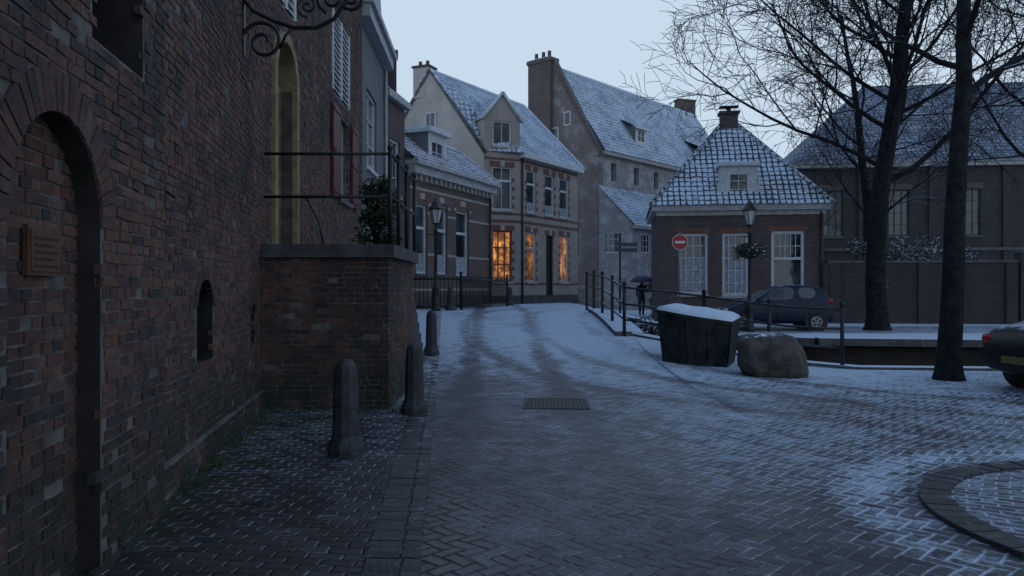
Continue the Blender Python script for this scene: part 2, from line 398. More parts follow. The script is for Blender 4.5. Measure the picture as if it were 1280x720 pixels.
def paving(name, mode='herring', snowbias=0.0, ang=45.0, moss=False, dark=(0.034,0.035,0.043), lite=(0.092,0.082,0.088)):
    g = G(name, 0.5)
    o = g.tc()
    X, Y, Z = g.sep(o)
    warp = g.noise(o, 0.8, 2)
    wob = g.m('MULTIPLY', g.m('SUBTRACT', warp, 0.5), 0.22)
    rot = g.mapv(o, rot=(0,0,math.radians(ang)))
    rx, ry, _ = g.sep(rot)
    rx = g.m('ADD', rx, wob); ry = g.m('SUBTRACT', ry, wob)
    if mode == 'herring':
        dist, rnd = herring(g, rx, ry, 0.1)
    else:
        bw, bh = 0.2, 0.095
        v = g.m('DIVIDE', ry, bh); jj = g.m('FLOOR', v)
        u = g.m('ADD', g.m('DIVIDE', rx, bw), g.m('MULTIPLY', jj, 0.5)); ii = g.m('FLOOR', u)
        fu = g.m('SUBTRACT', u, ii); fv = g.m('SUBTRACT', v, jj)
        du = g.m('MULTIPLY', g.m('MINIMUM', fu, g.m('SUBTRACT', 1.0, fu)), 2.1)
        dv = g.m('MINIMUM', fv, g.m('SUBTRACT', 1.0, fv))
        dist = g.m('MINIMUM', du, dv)
        wn = g.node('ShaderNodeTexWhiteNoise', noise_dimensions='2D'); g.put(wn.inputs['Vector'], g.comb(ii, jj))
        rnd = wn.outputs[0]
    nf = g.noise(o, 24, 4, 0.65)
    joint = g.mr(g.m('ADD', dist, g.m('MULTIPLY', g.m('SUBTRACT', nf, 0.5), 0.16)), 0.20, 0.03)
    base = g.mix(rnd, dark, lite)
    base = g.mix(g.mr(nf, .35, .7, 0, .5), base, tuple(x*0.5 for x in dark))
    base = g.mix(g.m('MULTIPLY', joint, 0.8), base, (0.018,0.018,0.021))
    wet = g.noise(g.mapv(o, loc=(9,2,0)), 0.55, 4)
    base = g.mix(g.mr(wet, .4, .65, 0, .45), base, tuple(x*0.55 for x in dark))
    if moss:
        mk = g.m('MULTIPLY', g.mr(X, -1.9, -2.6), g.mr(g.noise(o, 2.5, 6, .7), .40, .58))
        base = g.mix(g.m('MULTIPLY', mk, 0.85), base, (0.032,0.050,0.019))
    big = g.noise(g.mapv(o, scale=(1,0.6,1)), 0.55, 6, 0.68)
    mid = g.noise(g.mapv(o, loc=(4,4,0)), 3.6, 6, 0.72)
    reg = g.m('ADD', g.mr(Y, 2.5, 9.0, 0.08, 0.31), g.mr(Y, 9.5, 19.0, 0.0, 0.47))
    reg = g.m('ADD', reg, g.mr(X, -1.3, 3.0, -0.11, 0.10))
    s = g.m('ADD', X, g.m('MULTIPLY', Y, 0.03))
    s = g.m('ADD', s, g.m('MULTIPLY', g.m('SUBTRACT', warp, .5), 0.5))
    tr = None
    for c0 in (-0.35, 1.15):
        t = g.mr(g.m('ABSOLUTE', g.m('SUBTRACT', s, c0)), 0.36, 0.05)
        tr = t if tr is None else g.m('MAXIMUM', tr, t)
    rr = g.m('SQRT', g.m('ADD', g.m('POWER', g.m('SUBTRACT', X, 15.0), 2.0), g.m('POWER', g.m('SUBTRACT', Y, 21.0), 2.0)))
    rr = g.m('ADD', rr, g.m('MULTIPLY', g.m('SUBTRACT', warp, .5), 0.5))
    for c0 in (13.0, 14.5, 16.2):
        t = g.mr(g.m('ABSOLUTE', g.m('SUBTRACT', rr, c0)), 0.32, 0.06)
        tr = g.m('MAXIMUM', tr, g.m('MULTIPLY', t, 0.85))
    tr = g.m('MULTIPLY', tr, g.mr(mid, .3, .55, .55, 1.0))
    reg = g.m('SUBTRACT', reg, g.m('MULTIPLY', tr, g.mr(Y, 7, 15, 0.10, 0.29)))
    fy = g.m('MULTIPLY', g.mr(X, 3.0, 5.0), g.m('MULTIPLY', g.mr(Y, 22.2, 23.4), g.mr(Y, 27.8, 26.6)))
    reg = g.m('SUBTRACT', reg, g.m('MULTIPLY', fy, 0.45))
    rc = g.m('SQRT', g.m('ADD', g.m('POWER', g.m('SUBTRACT', X, 4.8), 2.0), g.m('POWER', g.m('SUBTRACT', Y, 5.1), 2.0)))
    dr = g.mr(g.m('ABSOLUTE', g.m('SUBTRACT', g.m('ADD', rc, g.m('MULTIPLY', g.m('SUBTRACT', mid, .5), .7)), 2.25)), 0.42, 0.0)
    reg = g.m('ADD', reg, g.m('MULTIPLY', dr, 0.20))
    if mode == 'row' and moss:
        kd = g.m('ADD', X, g.m('MULTIPLY', Y, .085))
        reg = g.m('ADD', reg, g.m('MULTIPLY', g.mr(kd, -1.3, -.5), g.mr(Y, 8, 13, 0, .25)))
    f = g.m('ADD', g.m('MULTIPLY', g.m('SUBTRACT', big, .5), 0.75), g.m('MULTIPLY', g.m('SUBTRACT', mid, .5), 0.90))
    f = g.m('ADD', f, g.m('MULTIPLY', g.m('SUBTRACT', nf, .5), 1.0))
    f = g.m('ADD', f, reg)
    f = g.m('ADD', f, g.m('MULTIPLY', joint, 0.36))
    f = g.m('ADD', f, g.m('MULTIPLY', g.m('SUBTRACT', rnd, .5), 0.20))
    f = g.m('ADD', f, snowbias)
    mk = g.mr(f, 0.28, 0.80)
    thick = g.mr(reg, 0.1, 0.7, 0.55, 0.95)
    mk = g.m('MULTIPLY', mk, thick)
    g.col(g.mix(mk, base, SNOW))
    g.rough(g.m('ADD', g.mr(wet, .35, .65, 0.48, 0.30), g.m('MULTIPLY', mk, 0.4)))
    h = g.m('ADD', g.mr(dist, 0.0, 0.16), g.m('MULTIPLY', rnd, 0.35))
    h = g.m('ADD', h, g.m('MULTIPLY', nf, 0.35))
    g.bump(h, 0.8, 0.012)
    return g.mat

M['street'] = paving('herringbone_street')
M['pave'] = paving('brick_pavement', mode='row', ang=5.0, snowbias=0.0, moss=True, dark=(0.033,0.031,0.034), lite=(0.082,0.067,0.067))
g = G('kerb_brick', 0.5); o_ = g.tc()
kn = g.noise(o_, 11, 5, .7); X_, Y_, Z_ = g.sep(o_)
at = g.node('ShaderNodeAttribute', attribute_name='rnd')
cc = g.mix(at.outputs['Fac'], (0.022,0.022,0.025), (0.065,0.06,0.064))
cc = g.mix(g.mr(kn, .35, .7, 0, .5), cc, (0.018,0.018,0.02))
cc = g.mix(g.mr(g.m('ADD', g.noise(o_, 5, 6, .75), g.mr(Y_, 6, 18, 0, .22)), .56, .80, 0, .75), cc, SNOW)
g.col(cc); g.bump(g.noise(o_, 40, 4), .6, .015); M['kerb'] = g.mat
M['circle'] = paving('circle_paving', mode='row', ang=30.0, snowbias=0.10)

# ------------------------------------------------------------------ terrain
def S(t):
    t = max(0.0, min(1.0, t)); return t*t*(3-2*t)
def gh(X, Y):
    a = 0.85*S((Y-12)/13.0)
    b = 1 - S((X-2.6)/3.6)
    c = 0.25*S((Y-15.5)/3.0)
    return a*b + c*(1-b)
def lerp_tab(tab, x):
    if x <= tab[0][0]: return tab[0][1]
    for (a, fa), (b2, fb) in zip(tab, tab[1:]):
        if x <= b2: return fa + (fb-fa)*(x-a)/(b2-a)
    return tab[-1][1]
NE = [(2.901,18.8),(4.2,17.3),(6.8,15.1),(14,14.4),(40,13.2),(90,12)]
FE = [(2.901,24.5),(5,22.2),(8,20.2),(14,19.2),(40,17.6),(90,17)]
def Yn(x): return 22.0 if x <= 2.9 else lerp_tab(NE, x)
def Yf(x): return 22.0 if x <= 2.9 else lerp_tab(FE, x)

cols = [-90,-50,-25,-12] + [-8+0.5*i for i in range(22)] + [2.9, 2.901] + [3.5+0.6*i for i in range(24)] + [20,26,40,60,90]
cols = sorted(set(cols))
vs, fs = [], []
NR = 44
def addgrid(rowsfun, n):
    k = len(vs)
    for x in cols:
        for y in rowsfun(x): vs.append((x, y, gh(x, y)))
    for i in range(len(cols)-1):
        for j in range(n-1):
            a = k+i*n+j
            fs.append((a, a+n, a+n+1, a+1))
near = lambda x: [-15 + (Yn(x)+15)*(j/(NR-1)) for j in range(NR)]
offs = [0,.4,.8,1.3,2,3,4,5,6,8,10,13,17,22,30,45,70,120,200,350]
far = lambda x: [Yf(x)+o for o in offs]
addgrid(near, NR); addgrid(far, len(offs))
me = bpy.data.meshes.new('ground'); me.from_pydata(vs, [], fs); me.materials.append(M['street'])
for pl in me.polygons: pl.use_smooth = True
ob = bpy.data.objects.new('ground', me); scene.collection.objects.link(ob)

g = G('canal_water', 0.08); g.col((0.01,0.014,0.015)); g.bump(g.noise(g.tc(), 3, 3), 0.15, 0.05)
b = Bd('canal_water', (20,18,-1.2)); b.poly('w', g.mat, [(2.8,11,-1.2),(90,11,-1.2),(90,26,-1.2),(2.8,26,-1.2)]); b.finish()

b = Bd('quay_wall', (8,18,0))
def quay(path, sign):
    for (x0,y0),(x1,y1) in zip(path, path[1:]):
        F = Fr((x0,y0),(x1,y1))
        steps = max(1, int(F.L/1.2))
        for i in range(steps):
            u0 = F.L*i/steps; u1 = F.L*(i+1)/steps
            p0 = F.P(u0,0); p1 = F.P(u1,0)
            z0 = gh(p0.x,p0.y)-.02; z1 = gh(p1.x,p1.y)-.02
            b.poly('quay_bricks', M['brick_quay'], [(p0.x,p0.y,-1.6),(p1.x,p1.y,-1.6),(p1.x,p1.y,z1),(p0.x,p0.y,z0)])
            q0 = F.P(u0+.006,0,sign*0.34); q1 = F.P(u1-.006,0,sign*0.34)
            o0 = F.P(u0+.006,0,-sign*0.05); o1 = F.P(u1-.006,0,-sign*0.05)
            h = 0.07
            c = [(o0.x,o0.y,z0-.12),(o1.x,o1.y,z1-.12),(q1.x,q1.y,z1-.12),(q0.x,q0.y,z0-.12)]
            t = [(o0.x,o0.y,z0+h),(o1.x,o1.y,z1+h),(q1.x,q1.y,z1+h),(q0.x,q0.y,z0+h)]
            if sign > 0:
                c = c[::-1]; t = t[::-1]
            b.hexa('quay_coping', M['slabsnow'], c+t)
quay([(2.901,24.5),(2.901,18.8)], -1)
quay([(x,y) for x,y in NE], -1)
quay([(x,y) for x,y in FE], 1)
b.finish()

def kx(Y): return -0.24-0.085*Y
b = Bd('pavement', (-2,8,0))
ys = [-3+0.6*i for i in range(50)]
for y0, y1 in zip(ys, ys[1:]):
    for t0, t1 in ((0,.33),(.33,.66),(.66,1)):
        def pt(y,t):
            xl = -4.6; xr = kx(y)-.24; x = xl+(xr-xl)*t
            return (x, y, gh(x,y)+0.02)
        b.poly('paving', M['pave'], [pt(y0,t0),pt(y0,t1),pt(y1,t1),pt(y1,t0)])
y = -2.0
while y < 26:
    w = 0.105
    zz = gh(kx(y), y)
    jx = RD.uniform(-.006,.006); jz = RD.uniform(-.004,.004)
    for off, ln in ((-.24,.205),(-.02,.10)):
        x0 = kx(y)+off+jx; x1 = x0+ln
        b.hexa('kerb_bricks', M['kerb'], [(x0,y,zz-.05),(x1,y,zz-.05),(x1,y+w-.012,zz-.05),(x0,y+w-.012,zz-.05),
               (x0,y,zz+.018+jz),(x1,y,zz+.014+jz),(x1,y+w-.012,zz+.016+jz),(x0,y+w-.012,zz+.02+jz)], r=RD.random(), skip=(0,))
    y += w
b.finish()

b = Bd('paved_circle', (4.8,5.1,0))
N = 72
for k in range(N):
    a0 = 2*math.pi*k/N+.004; a1 = 2*math.pi*(k+1)/N-.004
    j = RD.uniform(-.004,.004)
    c = [(4.8+math.cos(a)*r, 5.1+math.sin(a)*r) for r,a in ((1.64,a0),(1.86,a0),(1.86,a1),(1.64,a1))]
    b.hexa('ring_stones', M['kerb'], [(x,y,-.05) for x,y in c]+[(x,y,.035+j) for x,y in c], r=RD.random()*.7, skip=(0,))
b.poly('inner_paving', M['circle'], [(4.8+1.635*math.cos(2*math.pi*k/64), 5.1+1.635*math.sin(2*math.pi*k/64), 0.015) for k in range(64)])
b.finish()

b = Bd('drain_grate', (0.6,10.6,0))
F = Fr((0.14,10.15),(1.04,10.11))
b.box('frame', M['iron'], F, 0, .90, -.02, .012, -0.95, -0.90); b.box('frame', M['iron'], F, 0, .90, -.02, .012, -.05, 0)
b.box('frame', M['iron'], F, 0, .05, -.02, .012, -.899, -.051); b.box('frame', M['iron'], F, .85, .90, -.02, .012, -.899, -.051)
for i in range(15): b.box('bars', M['iron'], F, .07+i*.052, .10+i*.052, -.02, .010, -.899, -.051)
b.poly('sump', M['dark'], [F.P(.05,.005,-.9),F.P(.05,.005,-.05),F.P(.85,.005,-.05),F.P(.85,.005,-.9)][::-1])
b.finish()

# ------------------------------------------------------------------ real brick laying
def lay(b, pn, mat, F, u0, u1, z0, z1, skip=None, w=0.0, seed=1, proud=(0.004,0.014)):
    R = random.Random(seed); bh = 0.054; row = 0; z = z0
    while z < z1-0.02:
        top = min(z+bh, z1)
        header = row % 2 == 1
        bw = 0.105 if header else 0.215
        u = u0 - (0.055 if header else 0.0) - R.uniform(0,.02)
        while u < u1:
            L = bw*R.uniform(.92,1.06)
            a = max(u, u0); c = min(u+L, u1)
            if c-a > 0.03 and not (skip and skip((a+c)/2, (z+top)/2)):
                bow = .006*mnoise.noise(Vector((a*.8, z*2.0, seed)))
                pr = w+R.uniform(*proud)
                if R.random() < 0.025: pr = w-0.01
                t = [R.uniform(-.003,.003) for _ in range(4)]; e = [R.uniform(-.006,.006) for _ in range(4)]
                P = F.P; zq=z+bow; tq=top+bow
                b.hexa(pn, mat, [P(a+e[0],zq+e[1],pr+t[0]),P(c+e[2],zq+e[3],pr+t[1]),P(c+.004,zq,w-.03),P(a-.004,zq,w-.03),
                                 P(a+e[3]+.002,tq+e[2],pr+t[2]),P(c+e[1]-.002,tq+e[0],pr+t[3]),P(c+.004,tq,w-.03),P(a-.004,tq,w-.03)],
                       r=min(1,max(0,R.gauss(.46,.28))), skip=(4,))
            u += L+0.013
        z += bh+0.013; row += 1

def arch_pts(u0, a, vs_, n=14, rise=None):
    rise = a if rise is None else rise
    return [(u0 - a*math.cos(math.pi*k/n), vs_ + rise*math.sin(math.pi*k/n)) for k in range(n+1)]
def in_arch(u, v, u0, a, vb, vs_, rise=None, grow=0.0):
    rise = a if rise is None else rise
    if abs(u-u0) > a+grow or v < vb: return False
    if v <= vs_: return abs(u-u0) < a
    return ((u-u0)/(a+grow))**2 + ((v-vs_)/(rise+grow))**2 < 1
def arch_open(b, F, u0, a, vb, vs_, depth, wmat, rise=None, ring=0.11, w=0.0, ringmat=None, backmat=None, seed=3):
    rise = a if rise is None else rise
    ap = arch_pts(u0, a, vs_, 14, rise); top = vs_+rise
    rm = wmat; rn = 'reveals_'+rm.name
    for (p, q) in zip(ap, ap[1:]):
        b.poly('wall_mortar', M['mortar'], [F.P(p[0],p[1],w),F.P(q[0],q[1],w),F.P(q[0],top,w),F.P(p[0],top,w)])
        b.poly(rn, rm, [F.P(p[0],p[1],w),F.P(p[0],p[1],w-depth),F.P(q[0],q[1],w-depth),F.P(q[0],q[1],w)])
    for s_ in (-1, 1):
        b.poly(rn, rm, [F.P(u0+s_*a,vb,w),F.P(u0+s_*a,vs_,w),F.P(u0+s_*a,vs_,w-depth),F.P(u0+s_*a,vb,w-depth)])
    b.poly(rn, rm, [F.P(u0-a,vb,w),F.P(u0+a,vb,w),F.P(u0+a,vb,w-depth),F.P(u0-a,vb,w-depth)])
    if ringmat:
        R = random.Random(seed); n = max(8, int(math.pi*(a+ring/2)/0.068))
        for k in range(n):
            t0 = math.pi*(k+.07)/n; t1 = math.pi*(k+.93)/n
            c = []
            for (dd, t) in ((0,t0),(ring,t0),(ring,t1),(0,t1)):
                c.append((u0-(a+dd)*math.cos(t), vs_+(rise+dd)*math.sin(t)))
            pr = w+R.uniform(.010,.018)
            pts = [F.P(x,y,w-.05) for x,y in c]+[F.P(x,y,pr) for x,y in c]
            b.hexa('arch_bricks', ringmat, pts, r=min(1,max(0,R.gauss(.5,.25))))
    if backmat:
        b.poly('recess_back_'+backmat.name, backmat, [F.P(u0-a,vb,w-depth),F.P(u0+a,vb,w-depth),F.P(u0+a,top,w-depth),F.P(u0-a,top,w-depth)])

TOPZ = 9.8
b = Bd('medieval_brick_building', (-3,8,0))
MO = M['mortar']; BO = M['brick_old']; MD = M['mortardark']
def lx(Y): return -1.75-.1525*Y
F1 = Fr((lx(0.3)+.12,0.3),(lx(5.42)+.12,5.42))
yu = lambda Y, Y0: (Y-Y0)*1.0116
n1 = (yu(3.22,.3), yu(4.25,.3)); n1u=(n1[0]+n1[1])/2; n1a=(n1[1]-n1[0])/2
n2u, n2a = yu(4.55,.3), 0.42
wall(b,'wall_mortar',MO,F1,-.3,TOPZ,[(n1u-n1a,n1u+n1a,0.0,1.93+n1a),(n2u-n2a,n2u+n2a,2.95,3.55+n2a)],depth=.001)
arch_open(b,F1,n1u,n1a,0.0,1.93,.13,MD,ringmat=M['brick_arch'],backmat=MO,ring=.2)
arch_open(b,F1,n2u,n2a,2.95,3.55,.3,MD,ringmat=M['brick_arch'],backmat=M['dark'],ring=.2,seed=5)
lay(b,'bricks',BO,F1,0,F1.L,0.0,4.6,lambda u,v: in_arch(u,v,n1u,n1a,-1,1.93,grow=.19) or in_arch(u,v,n2u,n2a,2.95,3.55,grow=.19),seed=1)
lay(b,'bricks',BO,F1,n1u-n1a,n1u+n1a,0.0,1.93+n1a,lambda u,v: not in_arch(u,v,n1u,n1a+.05,-1,1.93),w=-.13,seed=2)
b.box('bronze_sign', M['plaque'], F1, n1u-.12, n1u+.24, 1.66, 1.90, -.115, -.09)
b.box('bronze_sign', M['plaque'], F1, n1u-.10, n1u+.22, 1.68, 1.88, -.0898, -.084)
for i in range(5): b.box('bronze_sign_lettering', M['mortardark'], F1, n1u-.07, n1u+.19-(i%2)*.05, 1.70+i*.034, 1.712+i*.034, -.0838, -.082)
FR = Fr((F1.P(F1.L,0).x, F1.P(F1.L,0).y),(lx(5.42)-.05,5.42-.01))
wall(b,'wall_mortar',MO,FR,-.3,TOPZ,[])
F2 = Fr((lx(5.42),5.42),(lx(10.4),10.4))
s1=(1.68,.30,.93,1.44,.24); s2=(4.08,.15,.9,1.28,.12)
wall(b,'wall_mortar',MO,F2,-.3,TOPZ,[(s1[0]-s1[1],s1[0]+s1[1],s1[2],s1[3]+s1[4]),(s2[0]-s2[1],s2[0]+s2[1],s2[2],s2[3]+s2[4])],depth=.001)
for q in (s1,s2): arch_open(b,F2,q[0],q[1],q[2],q[3],.45,M['dark'],rise=q[4],ring=.11,ringmat=M['brick_arch'],backmat=M['dark'])  # slit reveals coloured near-black so the openings look shaded inside
lay(b,'bricks',BO,F2,0,F2.L,0.0,5.6,lambda u,v: any(in_arch(u,v,q[0],q[1],q[2],q[3],q[4],grow=.10) for q in (s1,s2)),seed=7)
b.box('iron_bars', M['iron'], F2, s1[0]-.015,s1[0]+.015, .93,1.6,-.12,-.09)
lay(b,'bricks',BO,F2,0.0,F2.L,0.0,0.27,None,w=.05,seed=8)
b.box('wall_mortar',MO,F2,0,F2.L,-.2,.275,.001,.05)
C3a=(lx(10.4),10.4); C3b=(-3.67,18.8)
F3 = Fr(C3a,C3b)
du,da,dvb,dvs=.98,.57,2.2,4.65
ops=[(du-da,du+da,dvb,dvs+da),(5.25,6.55,3.45,5.15),(4.6,6.5,5.5,7.1),(.45,1.6,5.75,7.6)]
wall(b,'wall_mortar',MO,F3,-.3,TOPZ,ops,depth=.2)
arch_open(b,F3,du,da,dvb,dvs,.3,M['cream'])
def skip3(u,v):
    return in_arch(u,v,du,da,dvb,dvs,grow=.14) or (abs(u-du)<da+.16 and dvb-.2<v<dvs) or any(o[0]-.02<u<o[1]+.02 and o[2]-.02<v<o[3]+.02 for o in ops[1:])
lay(b,'bricks',BO,F3,0,F3.L,0.3,8.8,skip3,seed=12)
for s_ in (-1,1):
    a_=du+s_*(da+.07); b.box('door_surround',M['cream'],F3,a_-.075,a_+.075,dvb-.0,dvs,-.02,.06)
n=16
for k in range(n):
    t0=math.pi*k/n; t1=math.pi*(k+1)/n; c=[]
    for dd,t in ((0,t0),(.15,t0),(.15,t1),(0,t1)): c.append((du-(da-.003+dd)*math.cos(t), dvs+(da-.003+dd)*math.sin(t)))
    b.hexa('door_surround',M['cream'],[F3.P(x,y,-.02) for x,y in c]+[F3.P(x,y,.06) for x,y in c])
b.box('arched_door',M['doorgreen'],F3,du-da+.01,du+da-.01,dvb,dvs+da,-.30,-.25)
b.box('arched_door_mouldings',M['cream'],F3,du-.03,du+.03,dvb,dvs,-.249,-.235)
b.box('arched_door_mouldings',M['cream'],F3,du-da+.02,du+da-.02,dvs-.06,dvs+.06,-.249,-.2)
window(b,F3,5.25,6.55,3.45,5.15,2,3,depth=.2,sill=M['slabsnow'],frame=M['offwhite'])
for (a_,c_) in ((4.42,5.18),(6.62,7.38)):
    b.box('red_shutters',M['redshutter'],F3,a_,c_,3.4,5.2,.03,.075)
    for v_ in (3.5,4.3,5.1): b.box('red_shutters',M['redshutter'],F3,a_+.04,c_-.04,v_-.03,v_+.03,.0752,.095)
for (a_,c_,e_,f_) in (ops[2],ops[3]):
    b.poly('recess_back_dark_void',M['dark'],[F3.P(a_,e_,-.2),F3.P(c_,e_,-.2),F3.P(c_,f_,-.2),F3.P(a_,f_,-.2)])
    for x0_,x1_ in ((a_,a_+.07),(c_-.07,c_),((a_+c_)/2-.04,(a_+c_)/2+.04)): b.box('louvre_frame',M['white'],F3,x0_,x1_,e_,f_,-.1,.03)
    v_=e_+.05
    while v_<f_-.05:
        P=F3.P
        b.hexa('louvre_slats',M['white'],[P(a_+.07,v_,.015),P(c_-.07,v_,.015),P(c_-.07,v_+.05,-.08),P(a_+.07,v_+.05,-.08),
                 P(a_+.07,v_+.02,.015),P(c_-.07,v_+.02,.015),P(c_-.07,v_+.07,-.08),P(a_+.07,v_+.07,-.08)])
        v_+=.115
FE3=Fr(C3b,(-9.5,19.2)); wall(b,'end_wall',M['brick_purple'],FE3,-.3,TOPZ,[])
b.poly('roof',M['roof_dark'],[F1.P(0,TOPZ,.2),F1.P(F1.L,TOPZ,.2),(C3b[0]+.3,18.8,TOPZ),(-7,19,13.5),(-5,0,13.5)])
b.tube('iron_anchor',M['iron'],[F2.P(.28,2.0,.03),F2.P(.28,2.72,.03)],.016,5)
b.tube('iron_anchor',M['iron'],[F2.P(.18,2.35,.03),F2.P(.5,2.3,.05)],.012,5)
b.tube('iron_anchor',M['iron'],[F2.P(.28,1.4,.03),F2.P(.30,2.0,.03)],.007,5)
b.finish()

# grass and weeds at the wall foot and bollards
b=Bd('grass_weeds',(-2.8,8,0)); R=random.Random(3)
spots=[(lx(y_)+R.uniform(.06,.22),y_) for y_ in [5.7+.16*i for i in range(28)]]+[(-3.0+.15*i,9.93-R.random()*.08) for i in range(10)]+[(-1.45,9.9),(-1.35,9.85),(-1.5,9.8),(-1.7,7.2)]
for (x_,y_) in spots:
    if R.random()<.25: continue
    for _ in range(R.randint(8,26)):
        a=R.uniform(0,6.28); r=R.uniform(0,.09); L=R.uniform(.03,.11); bx=x_+r*math.cos(a); by=y_+r*math.sin(a); le=R.uniform(.01,.05)
        b.poly('grass_weeds',M['weed'],[(bx-.005,by,.015),(bx+.005,by,.015),(bx+le*math.cos(a),by+le*math.sin(a),.015+L)])
b.finish()

# wrought iron bracket
b = Bd('wrought_iron_bracket', (-3.05,8.8,4.3))
YB=8.8; xb=lx(YB)
b.box('wall_plate',M['iron'],Fr((xb+.01,YB-.03),(xb+.01,YB+.03)),0,.06,4.25,5.4,0,.02)
def spiral(cx,cz,r0,r1,a0,turns,n=40):
    return [(cx+(r0+(r1-r0)*k/n)*math.cos(a0+turns*2*math.pi*k/n), YB, cz+(r0+(r1-r0)*k/n)*math.sin(a0+turns*2*math.pi*k/n)) for k in range(n+1)]
b.tube('scroll',M['iron'],spiral(xb+.24,4.42,.05,.25,0,1.5),.021,6)
arc=[(xb+.02,YB,4.9),(xb+.12,YB,4.78),(xb+.35,YB,4.66),(xb+.6,YB,4.58),(xb+.85,YB,4.58),(xb+1.05,YB,4.68),(xb+1.2,YB,4.9),(xb+1.32,YB,5.3)]
b.tube('arm',M['iron'],arc,.024,6)
b.tube('arm',M['iron'],[(xb+.43,YB,4.34),(xb+.5,YB,4.5),(xb+.6,YB,4.58)],.016,6)
b.tube('scroll',M['iron'],spiral(xb+1.02,4.92,.02,.17,0,1.7),.021,6)
b.tube('scroll',M['iron'],spiral(xb+1.26,4.92,.02,.14,2,-1.7),.021,6)
b.tube('scroll',M['iron'],spiral(xb+.75,4.83,.02,.13,1,1.6),.015,6)
b.tube('arm',M['iron'],[(xb+.02,YB,5.35),(xb+1.4,YB,5.35)],.02,6)
b.finish()

# stair landing
b = Bd('stair_landing', (-2.4,11,0))
LX=-1.62
FA=Fr((lx(10.05)+.01,10.05),(LX,10.05)); FB=Fr((LX,10.05),(LX,12.5))
wall(b,'landing_mortar',MO,FA,-.2,2.0,[]); wall(b,'landing_mortar',MO,FB,-.2,2.0,[])
wall(b,'landing_mortar',MO,Fr((LX,12.5),(-3.5,12.5)),-.2,2.0,[])
lay(b,'landing_bricks',BO,FA,0,FA.L,0.0,2.0,None,seed=21); lay(b,'landing_bricks',BO,FB,0,FB.L,0.0,2.0,None,seed=22)
b.hexa('stone_slab',M['slab'],[(lx(10.05),9.96,2.0),(LX+.09,9.96,2.0),(LX+.09,12.6,2.0),(-3.43,12.6,2.0),
                              (lx(10.05),9.96,2.17),(LX+.09,9.96,2.17),(LX+.09,12.6,2.17),(-3.43,12.6,2.17)])
for i in range(10):
    z=2.0-.2*(i+.5); y0=12.6+i*.28
    F=Fr((-3.45,y0),(LX-.1,y0)); b.box('steps',M['slab'],F,0,F.L,-.1,z+.05,-.28,0)
z0=2.17
tp=[(lx(10.05)+.05,10.02,z0+1.18),(LX+.03,10.02,z0+1.18),(LX+.03,12.5,z0+1.18)]
for dz in (1.18,.62):
    q=[(x,y,z0+dz) for x,y,_ in tp]
    b.tube('railing_bars',M['iron'],q[:2],.021,6); b.tube('railing_bars',M['iron'],q[1:],.021,6)
for x_,y_ in ((LX+.03,10.02),(LX+.03,10.75),(LX+.03,11.6),(LX+.03,12.5)):
    b.tube('railing_posts',M['iron'],[(x_,y_,z0),(x_,y_,z0+1.24)],.028,8)
    b.lathe('railing_posts_finial',M['iron'],(x_,y_,z0+1.22),[(.01,0),(.035,.02),(.04,.05),(.02,.08),(.004,.1)],8)
b.tube('railing_bars',M['iron'],[(-2.68,10.02,z0+.6),(-2.52,10.02,z0+.3),(-2.46,10.02,z0)],.014,6)
b.finish()

def shrub(name, c, size, n, mat, seed=1, leaf=0.05, stems=True):
    R=random.Random(seed); b=Bd(name,c); c=Vector(c)
    if stems:
        for k in range(9):
            a=R.uniform(0,6.28); e=c+Vector((math.cos(a)*size[0]*.6,math.sin(a)*size[1]*.6,size[2]*R.uniform(.5,.95)))
            b.tube('stems',M['twig'],[c,c+(e-c)*.5+Vector((0,0,.1)),e],[.02,.014,.005],5)
    cl=[(Vector((R.uniform(-.75,.75)*size[0],R.uniform(-.75,.75)*size[1],R.uniform(.08,.92)*size[2])),R.uniform(.18,.4)) for _ in range(26)]
    for _ in range(n):
        cc,rr=R.choice(cl)
        d=Vector((R.gauss(0,1),R.gauss(0,1),R.gauss(0,1))).normalized()*rr*R.uniform(.3,1.15)*max(size[0],.5)
        p=c+cc+d
        if p.z<c.z: p.z=c.z+R.uniform(0,.1)
        t=Vector((R.gauss(0,1),R.gauss(0,1),R.gauss(0,.6))).normalized(); s_=t.cross(Vector((R.gauss(0,1),R.gauss(0,1),R.gauss(0,1)))).normalized()
        L=leaf*R.uniform(.7,1.4)
        b.poly('leaves',mat,[p-t*L,p+s_*L*.4,p+t*L,p-s_*L*.4])
    b.finish()
shrub('evergreen_shrub',(-2.15,12.2,2.17),(.36,.30,1.2),3600,M['leaf'],6,leaf=.038)

def bollard(x,y,h=.93,rot=.2):
    z=gh(x,y)
    b=Bd('stone_bollard',(x,y,z))
    prof=[(.175,-.05),(.175,.09),(.16,.13),(.125,.20),(.118,h*.6),(.110,h-.14),(.098,h-.07),(.06,h-.015),(.01,h)]
    b.lathe('stone_bollard',M['stone'],(x,y,z),prof,10,smooth=False,rot=rot)
    b.finish()
for i,(x,y,h) in enumerate(((-1.58,7.3,.93),(-1.24,9.75,.9),(-1.68,16.0,.95),(-2.65,20.3,.95),(-2.05,25.6,.8),(-.1,33,.8))):
    bollard(x,y,h,.2+i*.13)

